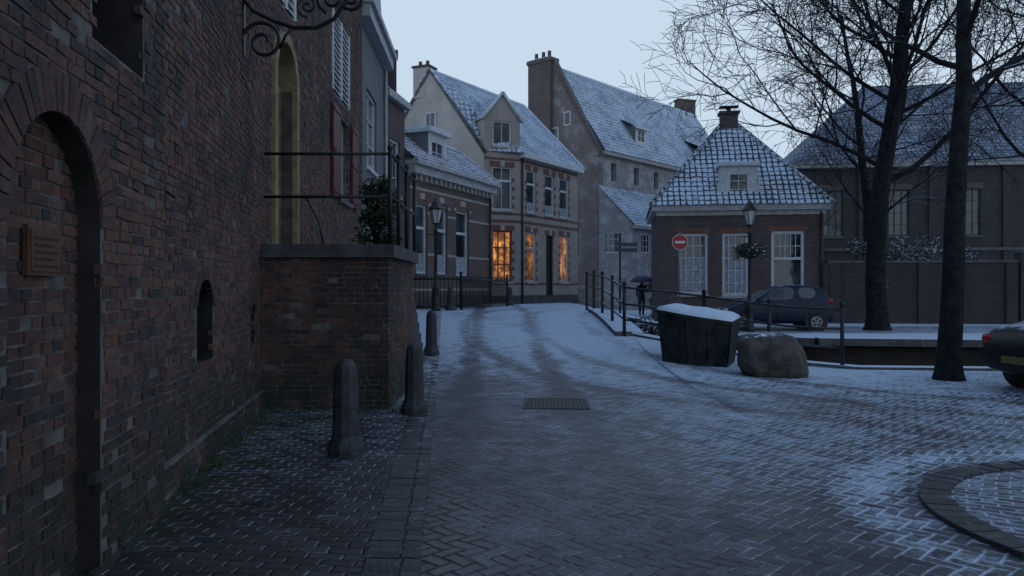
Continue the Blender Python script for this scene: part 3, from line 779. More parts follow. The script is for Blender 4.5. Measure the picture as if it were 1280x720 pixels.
def lamp(x,y,h=4.05,basket=False):
    z=gh(x,y); b=Bd('street_lamp',(x,y,z)); c=(x,y,z)
    b.lathe('post',M['iron'],c,[(.16,0),(.16,.12),(.12,.16),(.11,.7),(.13,.74),(.08,.82),(.055,1.0),(.05,h-1.1),(.075,h-1.07),(.075,h-1.02),(.04,h-.98),(.035,h-.85),(.06,h-.80)],12)
    b.tube('ladder_bar',M['iron'],[(x-.3,y,z+h-1.15),(x+.3,y,z+h-1.15)],.015,6)
    b.lathe('lantern_glass',M['lampglass'],c,[(.10,h-.79),(.20,h-.36)],6,smooth=False)
    for k in range(6):
        a=2*math.pi*k/6
        b.tube('lantern_frame',M['iron'],[(x+.105*math.cos(a),y+.105*math.sin(a),z+h-.8),(x+.207*math.cos(a),y+.207*math.sin(a),z+h-.36)],.011,4)
    b.lathe('lantern_roof',M['iron'],c,[(.105,h-.83),(.115,h-.79),(.10,h-.785)],6,smooth=False)
    b.lathe('lantern_cap',M['ironsnow'],c,[(.23,h-.37),(.235,h-.33),(.12,h-.17),(.11,h-.12),(.06,h-.08),(.025,h-.05),(.03,h-.02),(.005,h+.04)],6,smooth=False)
    if basket:
        b.lathe('flower_basket',M['iron'],(x,y,z+2.35),[(.12,-.1),(.3,.0),(.42,.16),(.42,.19)],12)
        R=random.Random(5)
        for _ in range(1100):
            a=R.uniform(0,6.28); r=R.uniform(0.05,.52); p=Vector((x+r*math.cos(a),y+r*math.sin(a),z+2.5+R.uniform(-.25 if r>.38 else .02,.28-.25*r)))
            t=Vector((R.gauss(0,1),R.gauss(0,1),R.gauss(0,1))).normalized(); s_=t.cross(Vector((0.2,R.gauss(0,1),1))).normalized(); L=.045
            snowy=_%3==0
            b.poly('basket_snowy_plants' if snowy else 'basket_plants',M['leafsnow'] if snowy else M['leaf'],[p-t*L,p+s_*L*.5,p+t*L,p-s_*L*.5])
    b.finish()
lamp(-2.44,24.6,3.62)
lamp(7.37,23.8,4.1,True)

def railing(name,path,post_every,h=1.2,bars=(1.18,.78,.40),ball=True,mat=None):
    mat=mat or M['ironsnow']
    b=Bd(name,(path[0][0],path[0][1],0))
    for (p,q) in zip(path,path[1:]):
        F=Fr(p,q); n=max(1,round(F.L/post_every))
        pts=[F.P(F.L*i/n,0) for i in range(n+1)]
        for i,pp in enumerate(pts):
            z=gh(pp.x,pp.y)
            b.tube('posts',M['iron'],[(pp.x,pp.y,z-.05),(pp.x,pp.y,z+h+.03)],.042,8)
            if ball: b.lathe('post_balls',M['iron'],(pp.x,pp.y,z+h+.02),[(.02,0),(.05,.03),(.055,.07),(.03,.11),(.005,.12)],8)
        for d in bars:
            m=n*3
            b.tube('rails',mat,[(F.P(F.L*i/m,0).x,F.P(F.L*i/m,0).y,gh(F.P(F.L*i/m,0).x,F.P(F.L*i/m,0).y)+d) for i in range(m+1)],.026,6)
    b.finish()
railing('bridge_railing',[(2.55,26.2),(2.72,18.6),(4.3,17.2),(6.6,15.35)],1.9)

b=Bd('bridge_parapet_stone',(2.6,20,0.6))
F=Fr((2.5,18.6),(2.42,24.5))
for i in range(5):
    u0=F.L*i/5+.01; u1=F.L*(i+1)/5-.01; p=F.P(u0,0); z=gh(p.x,p.y); q=F.P(u1,0); z2=gh(q.x,q.y)
    P=F.P
    b.hexa('stones',M['slabsnow'],[P(u0,z-.1,.42),P(u1,z2-.1,.42),P(u1,z2-.1,0),P(u0,z-.1,0),P(u0,z+.11,.42),P(u1,z2+.11,.42),P(u1,z2+.11,0),P(u0,z+.11,0)])
b.finish()

# ------------------------------------------------------------------ planter tub
b=Bd('planter_tub',(3.68,15.3,.1))
F=Fr((2.90,15.35),(4.22,14.75)); z=.06
def ringpts(inset,zz,nn=7,d=1.15,slope=0.0):
    pts=[]; L=F.L
    for k in range(nn+1):
        t=k/nn; bul=.16*math.sin(math.pi*t)
        pts.append(F.P(inset+(L-2*inset)*t,zz+slope*(.5-t)*.22,bul-inset*.6))
    for k in range(nn+1):
        t=1-k/nn; pts.append(F.P(inset+(L-2*inset)*t,zz+slope*((.5-t)*.22+.05),-d+inset))
    return pts
levels=[(.10,z,0),(.09,z+.1,.1),(.0,z+.92,1),(-.035,z+.93,1),(-.035,z+1.0,1),(.03,z+1.0,1)]
rg=[ringpts(i,zz,slope=sl) for i,zz,sl in levels]
p=b.g('tub',M['planter']); nn=len(rg[0])
for r_ in rg: p['v']+= [tuple(q) for q in r_]
for i in range(len(rg)-1):
    for j in range(nn): p['f'].append((i*nn+j,i*nn+(j+1)%nn,(i+1)*nn+(j+1)%nn,(i+1)*nn+j)); p['r'].append(.5)
for k in range(1,8,2):
    a_=ringpts(.09,z+.1,slope=.1)[k]; c_=ringpts(.0,z+.92,slope=1)[k]
    b.tube('straps',M['planter'],[a_+F.n*.012,c_+F.n*.012],.018,4)
base=ringpts(-.01,z+1.0,slope=1.0); ctr=sum(base,Vector())/len(base)
p=b.g('snow_top',M['snow'],True)
sect=((1.0,-.01),(.97,.05),(.8,.09),(.55,.11),(.3,.12))
for t,dz in sect:
    for q in base:
        w_=ctr.lerp(q,t); w_.z+=dz+.035*mnoise.noise(w_*3.0); p['v'].append(tuple(w_))
for i in range(len(sect)-1):
    for j in range(nn): p['f'].append((i*nn+j,i*nn+(j+1)%nn,(i+1)*nn+(j+1)%nn,(i+1)*nn+j)); p['r'].append(.5)
p['f'].append(tuple((len(sect)-1)*nn+j for j in range(nn))); p['r'].append(.5)
b.finish()

# ------------------------------------------------------------------ boulder
bpy.ops.mesh.primitive_ico_sphere_add(subdivisions=5, radius=1)
o=bpy.context.object; o.name='boulder'
for v in o.data.vertices:
    c=v.co.copy()
    def sq(x,e=.66): return math.copysign(abs(x)**e,x)
    q=Vector((sq(c.x),sq(c.y),sq(c.z,.6)))
    q+=c*(.16*mnoise.noise(c*1.1+Vector((3,1,0)))+.08*mnoise.noise(c*2.7)+.03*mnoise.noise(c*8))
    tap=1.0-.10*q.z
    v.co=Vector((q.x*.60*tap,q.y*.46*tap,q.z*.42-.04*q.x))
o.location=(4.72,13.95,.34); o.rotation_euler=(0.03,.03,-.2)
o.data.materials.append(M['boulder'])
for pl in o.data.polygons: pl.use_smooth=True

# ------------------------------------------------------------------ house row left
b=Bd('grey_plaster_house',(-4,22,.6))
F=Fr((-3.82,19.25),(-3.98,23.9))
ops=[(1.1,3.0,4.85,6.95),(1.1,3.0,1.6,4.0)]
wall(b,'walls',M['greyplaster'],F,0,8.4,ops)
for o_ in ops: window(b,F,*o_,nx=2,ny=3,sill=M['white'])
FN=Fr((-9.5,19.25),(-3.82,19.25)); wall(b,'walls',M['greyplaster'],FN,0,8.4,[])
b.box('cornice',M['offwhite'],F,-.1,F.L+.1,8.4,8.72,-.3,.28); b.box('cornice',M['white'],F,-.15,F.L+.15,8.725,8.88,-.3,.38)
P=F.P
b.hexa('neck_gable',M['offwhite'],[P(.9,8.88,.1),P(3.7,8.88,.1),P(3.7,8.88,-.3),P(.9,8.88,-.3),P(1.7,10.4,.1),P(2.9,10.4,.1),P(2.9,10.4,-.3),P(1.7,10.4,-.3)])
b.poly('roof',M['roof_dark'],[P(0,8.9,0),P(F.L,8.9,0),P(F.L,11.5,-3),P(0,11.5,-3)])
b.tube('downpipe',M['offwhite'],[P(4.5,0.5,.08),P(4.5,8.3,.08)],.05,8)
b.finish()
b=Bd('brown_brick_house',(-4.3,26,.8))
F=Fr((-3.98,23.95),(-3.62,25.9)); P=F.P
ops=[(.5,1.5,4.6,6.4)]
wall(b,'walls',M['brick_purple'],F,0,7.6,ops); window(b,F,*ops[0],nx=2,ny=3,sill=M['trim'])
F2_=Fr((-10,23.96),(-3.98,23.96)); wall(b,'walls',M['brick_purple'],F2_,0,9,[])
b.box('cornice',M['offwhite'],F,-.05,F.L+.1,7.6,7.8,-.2,.2)
b.poly('roof',M['roof_dark'],[P(-.1,7.8,.2),P(F.L+.1,7.8,.2),P(F.L+.1,10.2,-2.6),P(-.1,10.2,-2.6)])
b.poly('gable',M['brick_purple'],[P(F.L,0,0),P(F.L,0,-5.2),P(F.L,7.6,-5.2),P(F.L,10.2,-2.6),P(F.L,7.6,0)])
FC=Fr((-4.35,24.9),(-3.75,25.0))
b.box('chimney',M['brick_dark'],FC,0,.6,7.5,9.2,-.6,0); b.box('chimney',M['brick_dark'],FC,-.05,.65,9.2,9.32,-.65,.05)
b.box('chimney_snow',M['snow'],FC,-.04,.64,9.32,9.35,-.64,.04)
b.finish()

# house 3
b=Bd('brick_cottage',(-2,29,.8))
A3=(-3.47,26.0); B3=(-.93,32.0); F=Fr(A3,B3); P=F.P
ops=[(.45,1.25,2.1,4.5),(1.85,2.75,2.1,4.5),(3.44,4.55,2.06,4.54)]
wall(b,'walls',M['brick_house3'],F,.2,5.75,ops,depth=.16)
for o_ in ops:
    window(b,F,*o_,nx=1,ny=1,depth=.16,trans=3.7,sill=M['slabsnow'],curtain=.3)
    uc=(o_[0]+o_[1])/2; a=(o_[1]-o_[0])/2
    ap=arch_pts(uc,a+.02,o_[3]-.02,10,.22); ap2=arch_pts(uc,a+.2,o_[3]-.02,10,.42)
    for i in range(10):
        mt=M['trim'] if i in (0,4,5,9) else M['brick_red']
        c=[ap[i],ap[i+1],ap2[i+1],ap2[i]]
        b.hexa('window_arches_'+mt.name,mt,[P(x,y,-.01) for x,y in c]+[P(x,y,.025) for x,y in c])
for v_ in (1.5,2.75,4.2,5.0):
    segs=[(0,.45),(1.25,1.85),(2.75,3.44),(4.55,F.L)] if 2.05<v_<4.5 else [(0,F.L)]
    for (a,c) in segs: b.box('stone_bands',M['trim'],F,a+.005,c-.005,v_,v_+.08,-.01,.012)
b.box('plinth',M['slab'],F,0,F.L,.2,1.3,-.01,.05)
b.box('cornice',M['offwhite'],F,-.1,F.L+.12,5.5,5.78,.003,.28)
b.box('cornice',M['white'],F,-.15,F.L+.2,5.785,5.92,-.1,.42)
for i in range(18): b.box('cornice_blocks',M['trim'],F,.1+i*.36,.22+i*.36,5.3,5.497,.003,.18)
zr=8.0; zm=7.3
e0=P(-.1,5.93,.38); e1=P(F.L+.15,5.93,.38); m0=P(-.1,zm,-1.35); m1=P(F.L+.1,zm,-1.35); r0=P(-.1,zr,-2.7); r1=P(F.L+.05,zr,-2.7)
b.poly('roof',M['roof_red'],[e0,e1,m1,m0]); b.poly('roof',M['roof_red'],[m0,m1,r1,r0])
b.poly('roof',M['roof_red'],[r0,r1,P(F.L+.1,5.9,-5.4),P(-.1,5.9,-5.4)])
b.poly('gable',M['brick_house3'],[P(F.L,.2,0),P(F.L,.2,-5.2),P(F.L,5.9,-5.2),P(F.L,7.95,-2.7),P(F.L,zm-.03,-1.35),P(F.L,5.9,.0)])
b.tube('verge',M['white'],[e1+Vector((0,0,.03)),m1+Vector((0,0,.03)),r1+Vector((0,0,.03))],.06,4)
b.tube('ridge',M['snow'],[m0+Vector((0,0,.03)),m1+Vector((0,0,.03))],.05,5)
Fd=Fr(F.xy(1.75,-.25),F.xy(3.15,-.25)); 
wall(b,'dormer_walls',M['white'],Fd,5.95,7.25,[(.22,1.18,6.15,7.0)],depth=.08)
window(b,Fd,.22,1.18,6.15,7.0,2,2,depth=.08)
b.poly('dormer_sides',M['greyplaster'],[Fd.P(1.4,5.9,0),Fd.P(1.4,7.25,0),Fd.P(1.4,7.25,-1.2)])
b.poly('dormer_sides',M['greyplaster'],[Fd.P(0,5.9,0),Fd.P(0,7.25,-1.2),Fd.P(0,7.25,0)])
b.box('dormer_roof',M['white'],Fd,-.12,1.52,7.25,7.38,-1.5,.18); b.box('dormer_roof_snow',M['snow'],Fd,-.1,1.5,7.382,7.44,-1.5,.15)
b.tube('downpipe',M['iron'],[P(F.L-.1,.4,.08),P(F.L-.1,5.5,.08)],.045,8)
b.finish()

# building 4
b=Bd('beige_corner_house',(0,38,.8))
P1=(-1.28,35.0); P2=(.37,35.8); P3=(3.48,40.7); PL=(-6.5,38.0)
ez=7.87; zb=.3
apex=Vector((-3.9,36.5,11.94)); rend=Vector((.68,43.7,11.94))
FG=Fr(PL,P1); FBf=Fr(P1,P2); FC=Fr(P2,P3)
wall(b,'gable_wall',M['beige'],FG,zb,ez,[])
P=FG.P
ua=(apex-FG.A).dot(FG.d)
b.poly('gable_wall',M['beige'],[P(0,ez),P(FG.L,ez),P(ua,11.94)])
b.box('gable_window',M['white'],FG,ua-.25,ua+.35,9.0,9.95,.004,.05); b.box('gable_window_panes',M['glass'],FG,ua-.19,ua+.29,9.06,9.89,.0505,.055)
b.box('gable_window',M['white'],FG,ua+.03,ua+.07,9.06,9.89,.0555,.065)
b.tube('verge_coping',M['slabsnow'],[P(FG.L+.1,ez-.1,.0),P(ua,12.0,.0)],.10,4)
b.tube('verge_coping',M['slabsnow'],[P(0,ez,.0),P(ua,12.0,.0)],.10,4)
FCh=Fr((-4.75,36.9),(-3.95,36.55)); b.box('chimney',M['beige'],FCh,0,.85,10.7,12.15,-.7,0); b.box('chimney_cap',M['slab'],FCh,-.06,.91,12.15,12.25,-.76,.06)
for k in (.2,.6): b.lathe('chimney_pots',M['brick_red'],FCh.P(k,12.25,-.35),[(.1,0),(.08,.25),(.1,.28)],8)
uB=FBf.L
opsB=[(.42,1.42,1.9,4.25),(.42,1.42,5.2,7.19),(.45,1.4,8.13,9.3)]
wall(b,'front_wall',M['beigebrick'],FBf,zb,9.4,opsB)
window(b,FBf,*opsB[0],nx=3,ny=3,glass=M['lit'],bar=.05,sill=M['trim'],frame=M['brick_red'])
window(b,FBf,*opsB[1],nx=2,ny=1,trans=6.55,sill=M['trim']); window(b,FBf,*opsB[2],nx=2,ny=1,sill=M['trim'])
P=FBf.P
b.poly('front_wall',M['beigebrick'],[P(0,9.4),P(uB,9.4),P(uB/2,10.5)])
b.tube('dormer_verge',M['white'],[P(-.12,9.3,.06),P(uB/2,10.62,.06)],.08,4); b.tube('dormer_verge',M['white'],[P(uB+.12,9.3,.06),P(uB/2,10.62,.06)],.08,4)
b.poly('dormer_roof',M['roof_far'],[P(-.1,9.35,.1),P(uB/2,10.6,.1),P(uB/2,10.6,-3.2),P(-.1,9.35,-2.2)][::-1])
b.poly('dormer_roof',M['roof_far'],[P(uB+.1,9.35,.1),P(uB/2,10.6,.1),P(uB/2,10.6,-3.2),P(uB+.1,9.35,-2.6)])
b.poly('dormer_side',M['beige'],[P(uB,ez,0),P(uB,ez,-.05),P(uB,9.4,-2.3),P(uB,9.4,0)])
b.poly('dormer_side',M['beige'],[P(0,ez,0),P(0,9.4,0),P(0,9.4,-2.0),P(0,ez,-.05)])
opsC=[(.58,1.47,1.9,4.25),(3.86,4.81,1.9,4.25),(2.45,3.2,.9,4.2),(.58,1.47,5.2,7.19),(2.32,3.28,5.2,7.19),(3.86,4.81,5.2,7.19)]
wall(b,'front_wall',M['beigebrick'],FC,zb,ez,opsC)
window(b,FC,*opsC[0],nx=1,ny=1,trans=3.5,glass=M['litdim'],sill=M['trim']); window(b,FC,*opsC[1],nx=2,ny=3,glass=M['lit'],sill=M['trim'])
window(b,FC,*opsC[2],nx=1,ny=1,trans=3.2,glass=M['doorgreen'],frame=M['doorgreen'])
for o_ in opsC[3:]: window(b,FC,*o_,nx=1,ny=1,trans=6.55,sill=M['trim'],curtain=.25)
for FF,ops in ((FBf,opsB),(FC,opsC)):
    for o_ in ops:
        if o_[3]>7.5: continue
        b.box('red_lintels',M['brick_red'],FF,o_[0]-.12,o_[1]+.12,o_[3]+.005,o_[3]+.24,-.01,.03)
        b.box('lintel_stones',M['trim'],FF,(o_[0]+o_[1])/2-.1,(o_[0]+o_[1])/2+.1,o_[3]+.005,o_[3]+.27,-.01,.045)
        if o_[2]>1.5:
            for k in range(int((o_[3]-o_[2])/.4)):
                for uu in (o_[0]-.13,o_[1]+.003): b.box('red_window_quoins',M['brick_red'],FF,uu,uu+.127,o_[2]+.1+k*.4,o_[2]+.28+k*.4,-.01,.015)
    for v_,h_ in ((4.62,.13),(7.50,.1),(4.98,.1)):
        b.box('red_bands',M['brick_red'],FF,0,FF.L,v_,v_+h_,-.01,.02)
    for v_ in (1.75,):
        us=[0]+sum([[o_[0],o_[1]] for o_ in sorted(ops) if o_[2]<v_<o_[3]],[])+[FF.L]
        for a,c in zip(us[::2],us[1::2]):
            if c-a>.05: b.box('red_bands',M['brick_red'],FF,a+.004,c-.004,v_,v_+.1,-.01,.012)
    b.box('plinth',M['slab'],FF,0,FF.L,zb,1.25,-.01,.06)
b.box('gutter',M['white'],FC,0,FC.L+.1,ez-.2,ez+.03,.003,.32)
b.tube('downpipe',M['iron'],[FC.P(.08,.4,.09),FC.P(.08,ez-.2,.09)],.05,8)
eB1=Vector((P1[0],P1[1],ez)); n_=FC.n*.3
E2=Vector((P2[0],P2[1],ez))+n_; E3=Vector((P3[0],P3[1],ez))+n_+FC.d*.2
b.poly('roof',M['roof_far'],[eB1,E2,apex]); b.poly('roof',M['roof_far'],[E2,E3,rend,apex])
bk4=Vector((PL[0]+4.6,PL[1]+7.2,ez))
b.poly('roof',M['roof_far'],[E3,bk4,rend]); b.poly('roof',M['roof_far'],[rend,bk4,Vector((PL[0],PL[1],ez)),apex])
b.tube('hip_snow',M['snow'],[E3+Vector((0,0,.02)),rend+Vector((0,0,.02)),apex+Vector((0,0,.02))],.08,5)
wall(b,'rear_walls',M['beige'],Fr(P3,(bk4.x,bk4.y)),zb,ez,[])
b.finish()

# building 5
b=Bd('medieval_long_house',(8,52,.5))
dv=Vector((.663,.749,0)).normalized(); nv=Vector((dv.y,-dv.x,0))
C5=Vector((5.4,48,0)); L5=19.2; ez=10.35; rz=16.0
F=Fr((C5.x,C5.y),(C5.x+dv.x*L5,C5.y+dv.y*L5))
GL=C5-nv*7.0
FG=Fr((GL.x,GL.y),(C5.x,C5.y))
ops=[]
for u in (1.4,4.1,6.6,9.2,11.8,14.6): ops.append((u,u+.6,8.45,9.6))
ops+=[(8.8,9.6,5.4,6.8),(11.2,12.0,5.4,6.8),(13.6,14.4,5.4,6.8)]
wall(b,'long_wall',M['brick_pale'],F,0,ez,ops,depth=.25)
for o_ in ops: window(b,F,*o_,nx=2,ny=2,depth=.25,fw=.04,frame=M['trim'])
gops=[(4.2,5.0,8.0,9.2),(1.9,2.6,8.0,9.2),(4.9,5.7,3.6,5.6)]
wall(b,'gable_wall',M['brick_gable'],FG,0,ez,gops,depth=.2)
for o_ in gops: window(b,FG,*o_,nx=2,ny=3,depth=.2,frame=M['offwhite'])
P=FG.P
b.poly('gable_wall_upper',M['brick_gable'],[P(0,ez),P(7,ez),P(3.5,rz+.2)])
for (u,v) in ((4.3,12.1),(3.3,11.2)):
    b.box('gable_windows',M['white'],FG,u,u+.55,v,v+.9,.003,.04); b.box('gable_panes',M['glass'],FG,u+.07,u+.48,v+.07,v+.83,.0405,.045)
for s_ in (1,-1):
    q=lambda u: 3.5+s_*u
    bot=[P(q(3.62),ez-.5,.04),P(q(3.62),ez-.1,.04),P(q(0),rz+.62,.04),P(q(0),rz-.1,.04)]
    bk=[p_-FG.n*.35 for p_ in bot]
    b.poly('gable_parapet',M['brick_house3'],bot); b.poly('gable_parapet',M['brick_house3'],bk[::-1])
    b.poly('gable_parapet_cap',M['slabsnow'],[bot[1],bk[1],bk[2],bot[2]]); b.poly('gable_parapet',M['brick_house3'],[bot[0],bk[0],bk[1],bot[1]])
b.box('chimney',M['brick_house3'],FG,1.45,3.35,11.5,16.5,-.5,.25); b.box('chimney',M['brick_house3'],FG,1.37,3.43,16.5,16.75,-.6,.33)
b.box('chimney_snow',M['snow'],FG,1.5,3.35,16.75,16.79,-.55,.3)
for u in (1.9,2.5,3.0): b.lathe('chimney_pots',M['brick_house3'],FG.P(u,16.75,-.1),[(.14,0),(.11,.45),(.14,.5)],8)
b.box('quoins',M['brick_gable'],F,-.02,.45,0,9.5,.01,.03)
r0=FG.P(3.5,rz,-.3); r1=r0+dv*(L5-.3)
e0=F.P(.3,ez-.12,.35); e1=F.P(L5,ez-.12,.35)
b.poly('roof',M['roof_far'],[e0,e1,r1,r0])
eb0=FG.P(0,ez,-.3)-nv*.3; eb1=eb0+dv*L5
b.poly('roof',M['roof_far'],[eb1,eb0,r0,r1])
b.poly('far_gable',M['brick_pale'],[F.P(L5,0,0),F.P(L5,0,-7),F.P(L5,ez,-7),F.P(L5,rz,-3.5),F.P(L5,ez,0)])
b.tube('ridge',M['snow'],[r0+Vector((0,0,.05)),r1+Vector((0,0,.05))],.12,5)
b.box('eaves_board',M['trim'],F,.3,L5,ez-.35,ez-.12,.003,.3)
def dormer(u,w,zb,h,setb):
    Fd=Fr(F.xy(u,-setb),F.xy(u+w,-setb))
    wall(b,'dormer_walls',M['white'],Fd,zb,zb+h,[(.15,w-.15,zb+.25,zb+h-.15)],depth=.06)
    window(b,Fd,.15,w-.15,zb+.25,zb+h-.15,2,2,depth=.06)
    for uu in (0,w): b.poly('dormer_sides',M['greyplaster'],[Fd.P(uu,zb-.3,0),Fd.P(uu,zb+h,0),Fd.P(uu,zb+h,-1.2)])
    PP=Fd.P
    b.poly('dormer_roofs',M['roof_far'],[PP(-.15,zb+h-.02,.2),PP(w+.15,zb+h-.02,.2),PP(w+.15,zb+h+.9,-1.7),PP(-.15,zb+h+.9,-1.7)])
    b.box('dormer_fascia',M['white'],Fd,-.15,w+.15,zb+h-.14,zb+h-.025,.1,.2)
dormer(5.0,1.3,11.3,1.25,.45); dormer(13.6,2.6,10.5,1.7,.05)
for (u,h) in ((18.3,1.2),(16.9,1.0)):
    q=r0+dv*u; Fq=Fr((q.x-.5,q.y-.2),(q.x+.4,q.y+.1)); b.box('chimney_small',M['brick_house3'],Fq,0,.8,rz-1,rz+h,-.7,0); b.box('chimney_small',M['brick_house3'],Fq,-.06,.86,rz+h,rz+h+.15,-.76,.06)
w5=2.5; Ll=7.4
FLs=Fr((C5.x,C5.y),(F.P(0,0,w5).x,F.P(0,0,w5).y)); FLf=Fr(F.xy(0,w5),F.xy(Ll,w5))
so=[(.35,1.75,3.75,5.05)]; fo=[(1.0,2.1,3.75,4.95),(3.2,3.9,1.2,3.2),(4.8,5.7,3.75,4.95)]
wall(b,'annex_walls',M['brick_pale'],FLs,0,5.5,so); window(b,FLs,*so[0],nx=4,ny=3,fw=.09)
b.poly('annex_walls',M['brick_pale'],[FLs.P(0,5.5),FLs.P(w5,5.5),FLs.P(0,8.0)])
wall(b,'annex_walls',M['brick_pale'],FLf,0,5.5,fo)
for o_ in fo: window(b,FLf,*o_,nx=3,ny=3,fw=.09)
b.poly('annex_roof',M['roof_far'],[F.P(-.15,5.38,w5+.3),F.P(Ll+.1,5.38,w5+.3),F.P(Ll+.1,8.05,.02),F.P(-.15,8.05,.02)])
b.poly('annex_walls',M['brick_pale'],[F.P(Ll,0,0),F.P(Ll,0,w5),F.P(Ll,5.5,w5),F.P(Ll,8.0,0)])
b.box('annex_fascia',M['trim'],FLf,-.1,Ll+.1,5.2,5.4,.05,.28)
b.finish()

# building 6
b=Bd('small_hipped_house',(9,32,.3))
A=(5.78,30.5); F=Fr(A,(A[0]+6.3*math.cos(math.radians(8)),A[1]-6.3*math.sin(math.radians(8)))); P=F.P; D=6.0; L=F.L
ez=4.75
ops=[(.82,1.95,1.35,3.75),(2.5,3.5,1.3,3.75),(4.35,5.6,1.0,3.82)]
wall(b,'walls',M['brick_purple'],F,0,ez,ops)
window(b,F,*ops[0],nx=4,ny=5,sill=M['trim'],curtain=.6,fw=.1); window(b,F,*ops[1],nx=4,ny=5,sill=M['trim'],curtain=.55,fw=.1); 
window(b,F,*ops[2],nx=1,ny=1,fw=.12,trans=2.75,frame=M['white'])
for i in range(1,5):
    b.box('window_frames',M['white'],F,4.47+i*.2,4.495+i*.2,2.8,3.7,-.136,-.09)
b.box('window_frames',M['white'],F,4.47,5.48,3.22,3.25,-.136,-.095)
Fs=Fr(F.xy(L,0),F.xy(L,-D)); Fs2=Fr(F.xy(0,-D),F.xy(0,0)); Fb=Fr(F.xy(L,-D),F.xy(0,-D))
for ff in (Fs,Fs2,Fb): wall(b,'walls',M['brick_purple'],ff,0,ez,[])
for o_ in ops: b.box('lintels',M['brick_red'],F,o_[0]-.1,o_[1]+.1,o_[3]+.004,o_[3]+.2,-.01,.02)
b.box('plinth',M['slab'],F,0,L,0,.75,-.01,.05)
for ff in (F,Fs,Fs2): b.box('fascia',M['offwhite'],ff,-.22 if ff is F else .003,ff.L+.22 if ff is F else ff.L-.003,ez-.12,ez+.13,.003,.22)
b.box('fascia_lower',M['trim'],F,-.05,L+.05,ez-.30,ez-.125,.003,.08)
o_=.3; za=8.75; zz=ez+.10
c=[P(-o_,zz,o_),P(L+o_,zz,o_),P(L+o_,zz,-D-o_),P(-o_,zz,-D-o_)]
ra=P(2.95,za,-D/2); rb=P(3.35,za,-D/2)
for q in ([c[0],c[1],rb,ra],[c[1],c[2],rb],[c[2],c[3],ra,rb],[c[3],c[0],ra]): b.poly('roof',M['roof_dark'],q)
for (p_,q_) in ((c[0],ra),(c[1],rb),(ra,rb)): b.tube('hip_tiles',M['roof_dark'],[p_+Vector((0,0,.03)),q_+Vector((0,0,.03))],.08,6)
b.box('chimney',M['brick_purple'],F,2.8,3.5,8.2,9.05,-D/2-.3,-D/2+.3); b.box('chimney_cap',M['slab'],F,2.72,3.58,9.05,9.15,-D/2-.38,-D/2+.38)
b.tube('chimney_cowl',M['iron'],[P(3.15,9.15,-3),P(3.15,9.35,-3)],.1,6); b.box('chimney_cowl',M['iron'],F,2.75,3.55,9.35,9.4,-3.2,-2.8)
Fd=Fr(F.xy(2.45,-.15),F.xy(3.85,-.15))
wall(b,'dormer_walls',M['white'],Fd,ez+.1,6.4,[(.3,1.1,5.15,6.15)],depth=.08); window(b,Fd,.3,1.1,5.15,6.15,2,3,depth=.08,fw=.08)
for uu in (0,1.4): b.poly('dormer_sides',M['white'],[Fd.P(uu,ez,0),Fd.P(uu,6.4,0),Fd.P(uu,6.4,-1.3)])
b.box('dormer_roof',M['white'],Fd,-.1,1.5,6.4,6.5,-1.6,.16); b.box('dormer_roof_snow',M['snow'],Fd,-.08,1.48,6.502,6.56,-1.6,.13)
b.poly('dormer_cheeks',M['white'],[Fd.P(1.42,ez+.1,.01),Fd.P(1.72,ez+.1,.01),Fd.P(1.54,ez+.5,.01),Fd.P(1.42,6.2,.01)])
b.poly('dormer_cheeks',M['white'],[Fd.P(-.02,6.2,.01),Fd.P(-.14,ez+.5,.01),Fd.P(-.32,ez+.1,.01),Fd.P(-.02,ez+.1,.01)])
b.box('street_name_sign',M['signblue'],F,1.2,1.9,4.05,4.22,.003,.03)
b.tube('downpipe',M['iron'],[P(L-.1,.2,.08),P(L-.1,ez-.2,.08)],.045,8)
b.finish()

# building 7
b=Bd('large_brick_hall',(24,44,.2))
F=Fr((15.3,42.0),(36,39.5)); P=F.P; L=F.L; D=12; ez=8.3
ops=[(1.6,2.7,4.4,6.9),(5.0,6.1,4.4,6.9),(8.6,9.7,4.4,6.9),(12.5,13.6,4.4,6.9)]
wall(b,'walls',M['brick_dark'],F,0,ez,ops)
for o_ in ops:
    window(b,F,*o_,nx=3,ny=4,frame=M['slab'],sill=M['slabsnow'])
    b.box('window_heads',M['brick_house3'],F,o_[0]-.12,o_[1]+.12,o_[3]+.004,o_[3]+.3,-.01,.03)
for ff in (Fr(F.xy(L,0),F.xy(L,-D)),Fr(F.xy(0,-D),F.xy(0,0))): wall(b,'walls',M['brick_dark'],ff,0,ez,[])
for u in (0.15,3.7,7.3,11.0,14.8): b.box('pilasters',M['brick_dark'],F,u-.25,u+.25,0,ez-.21,.003,.14)
b.box('string_course',M['slabsnow'],F,-.05,L+.05,3.6,3.75,.145,.22)
b.box('cornice',M['trim'],F,-.2,L+.2,ez-.2,ez+.1,.003,.3)
c=[P(-.3,ez,.35),P(L+.3,ez,.35),P(L+.3,ez,-D),P(-.3,ez,-D)]; ra=P(5.6,14.0,-D/2); rb=P(L-5.2,14.0,-D/2)
for q in ([c[0],c[1],rb,ra],[c[1],c[2],rb],[c[2],c[3],ra,rb],[c[3],c[0],ra]): b.poly('roof',M['roof_right'],q)
b.finish()

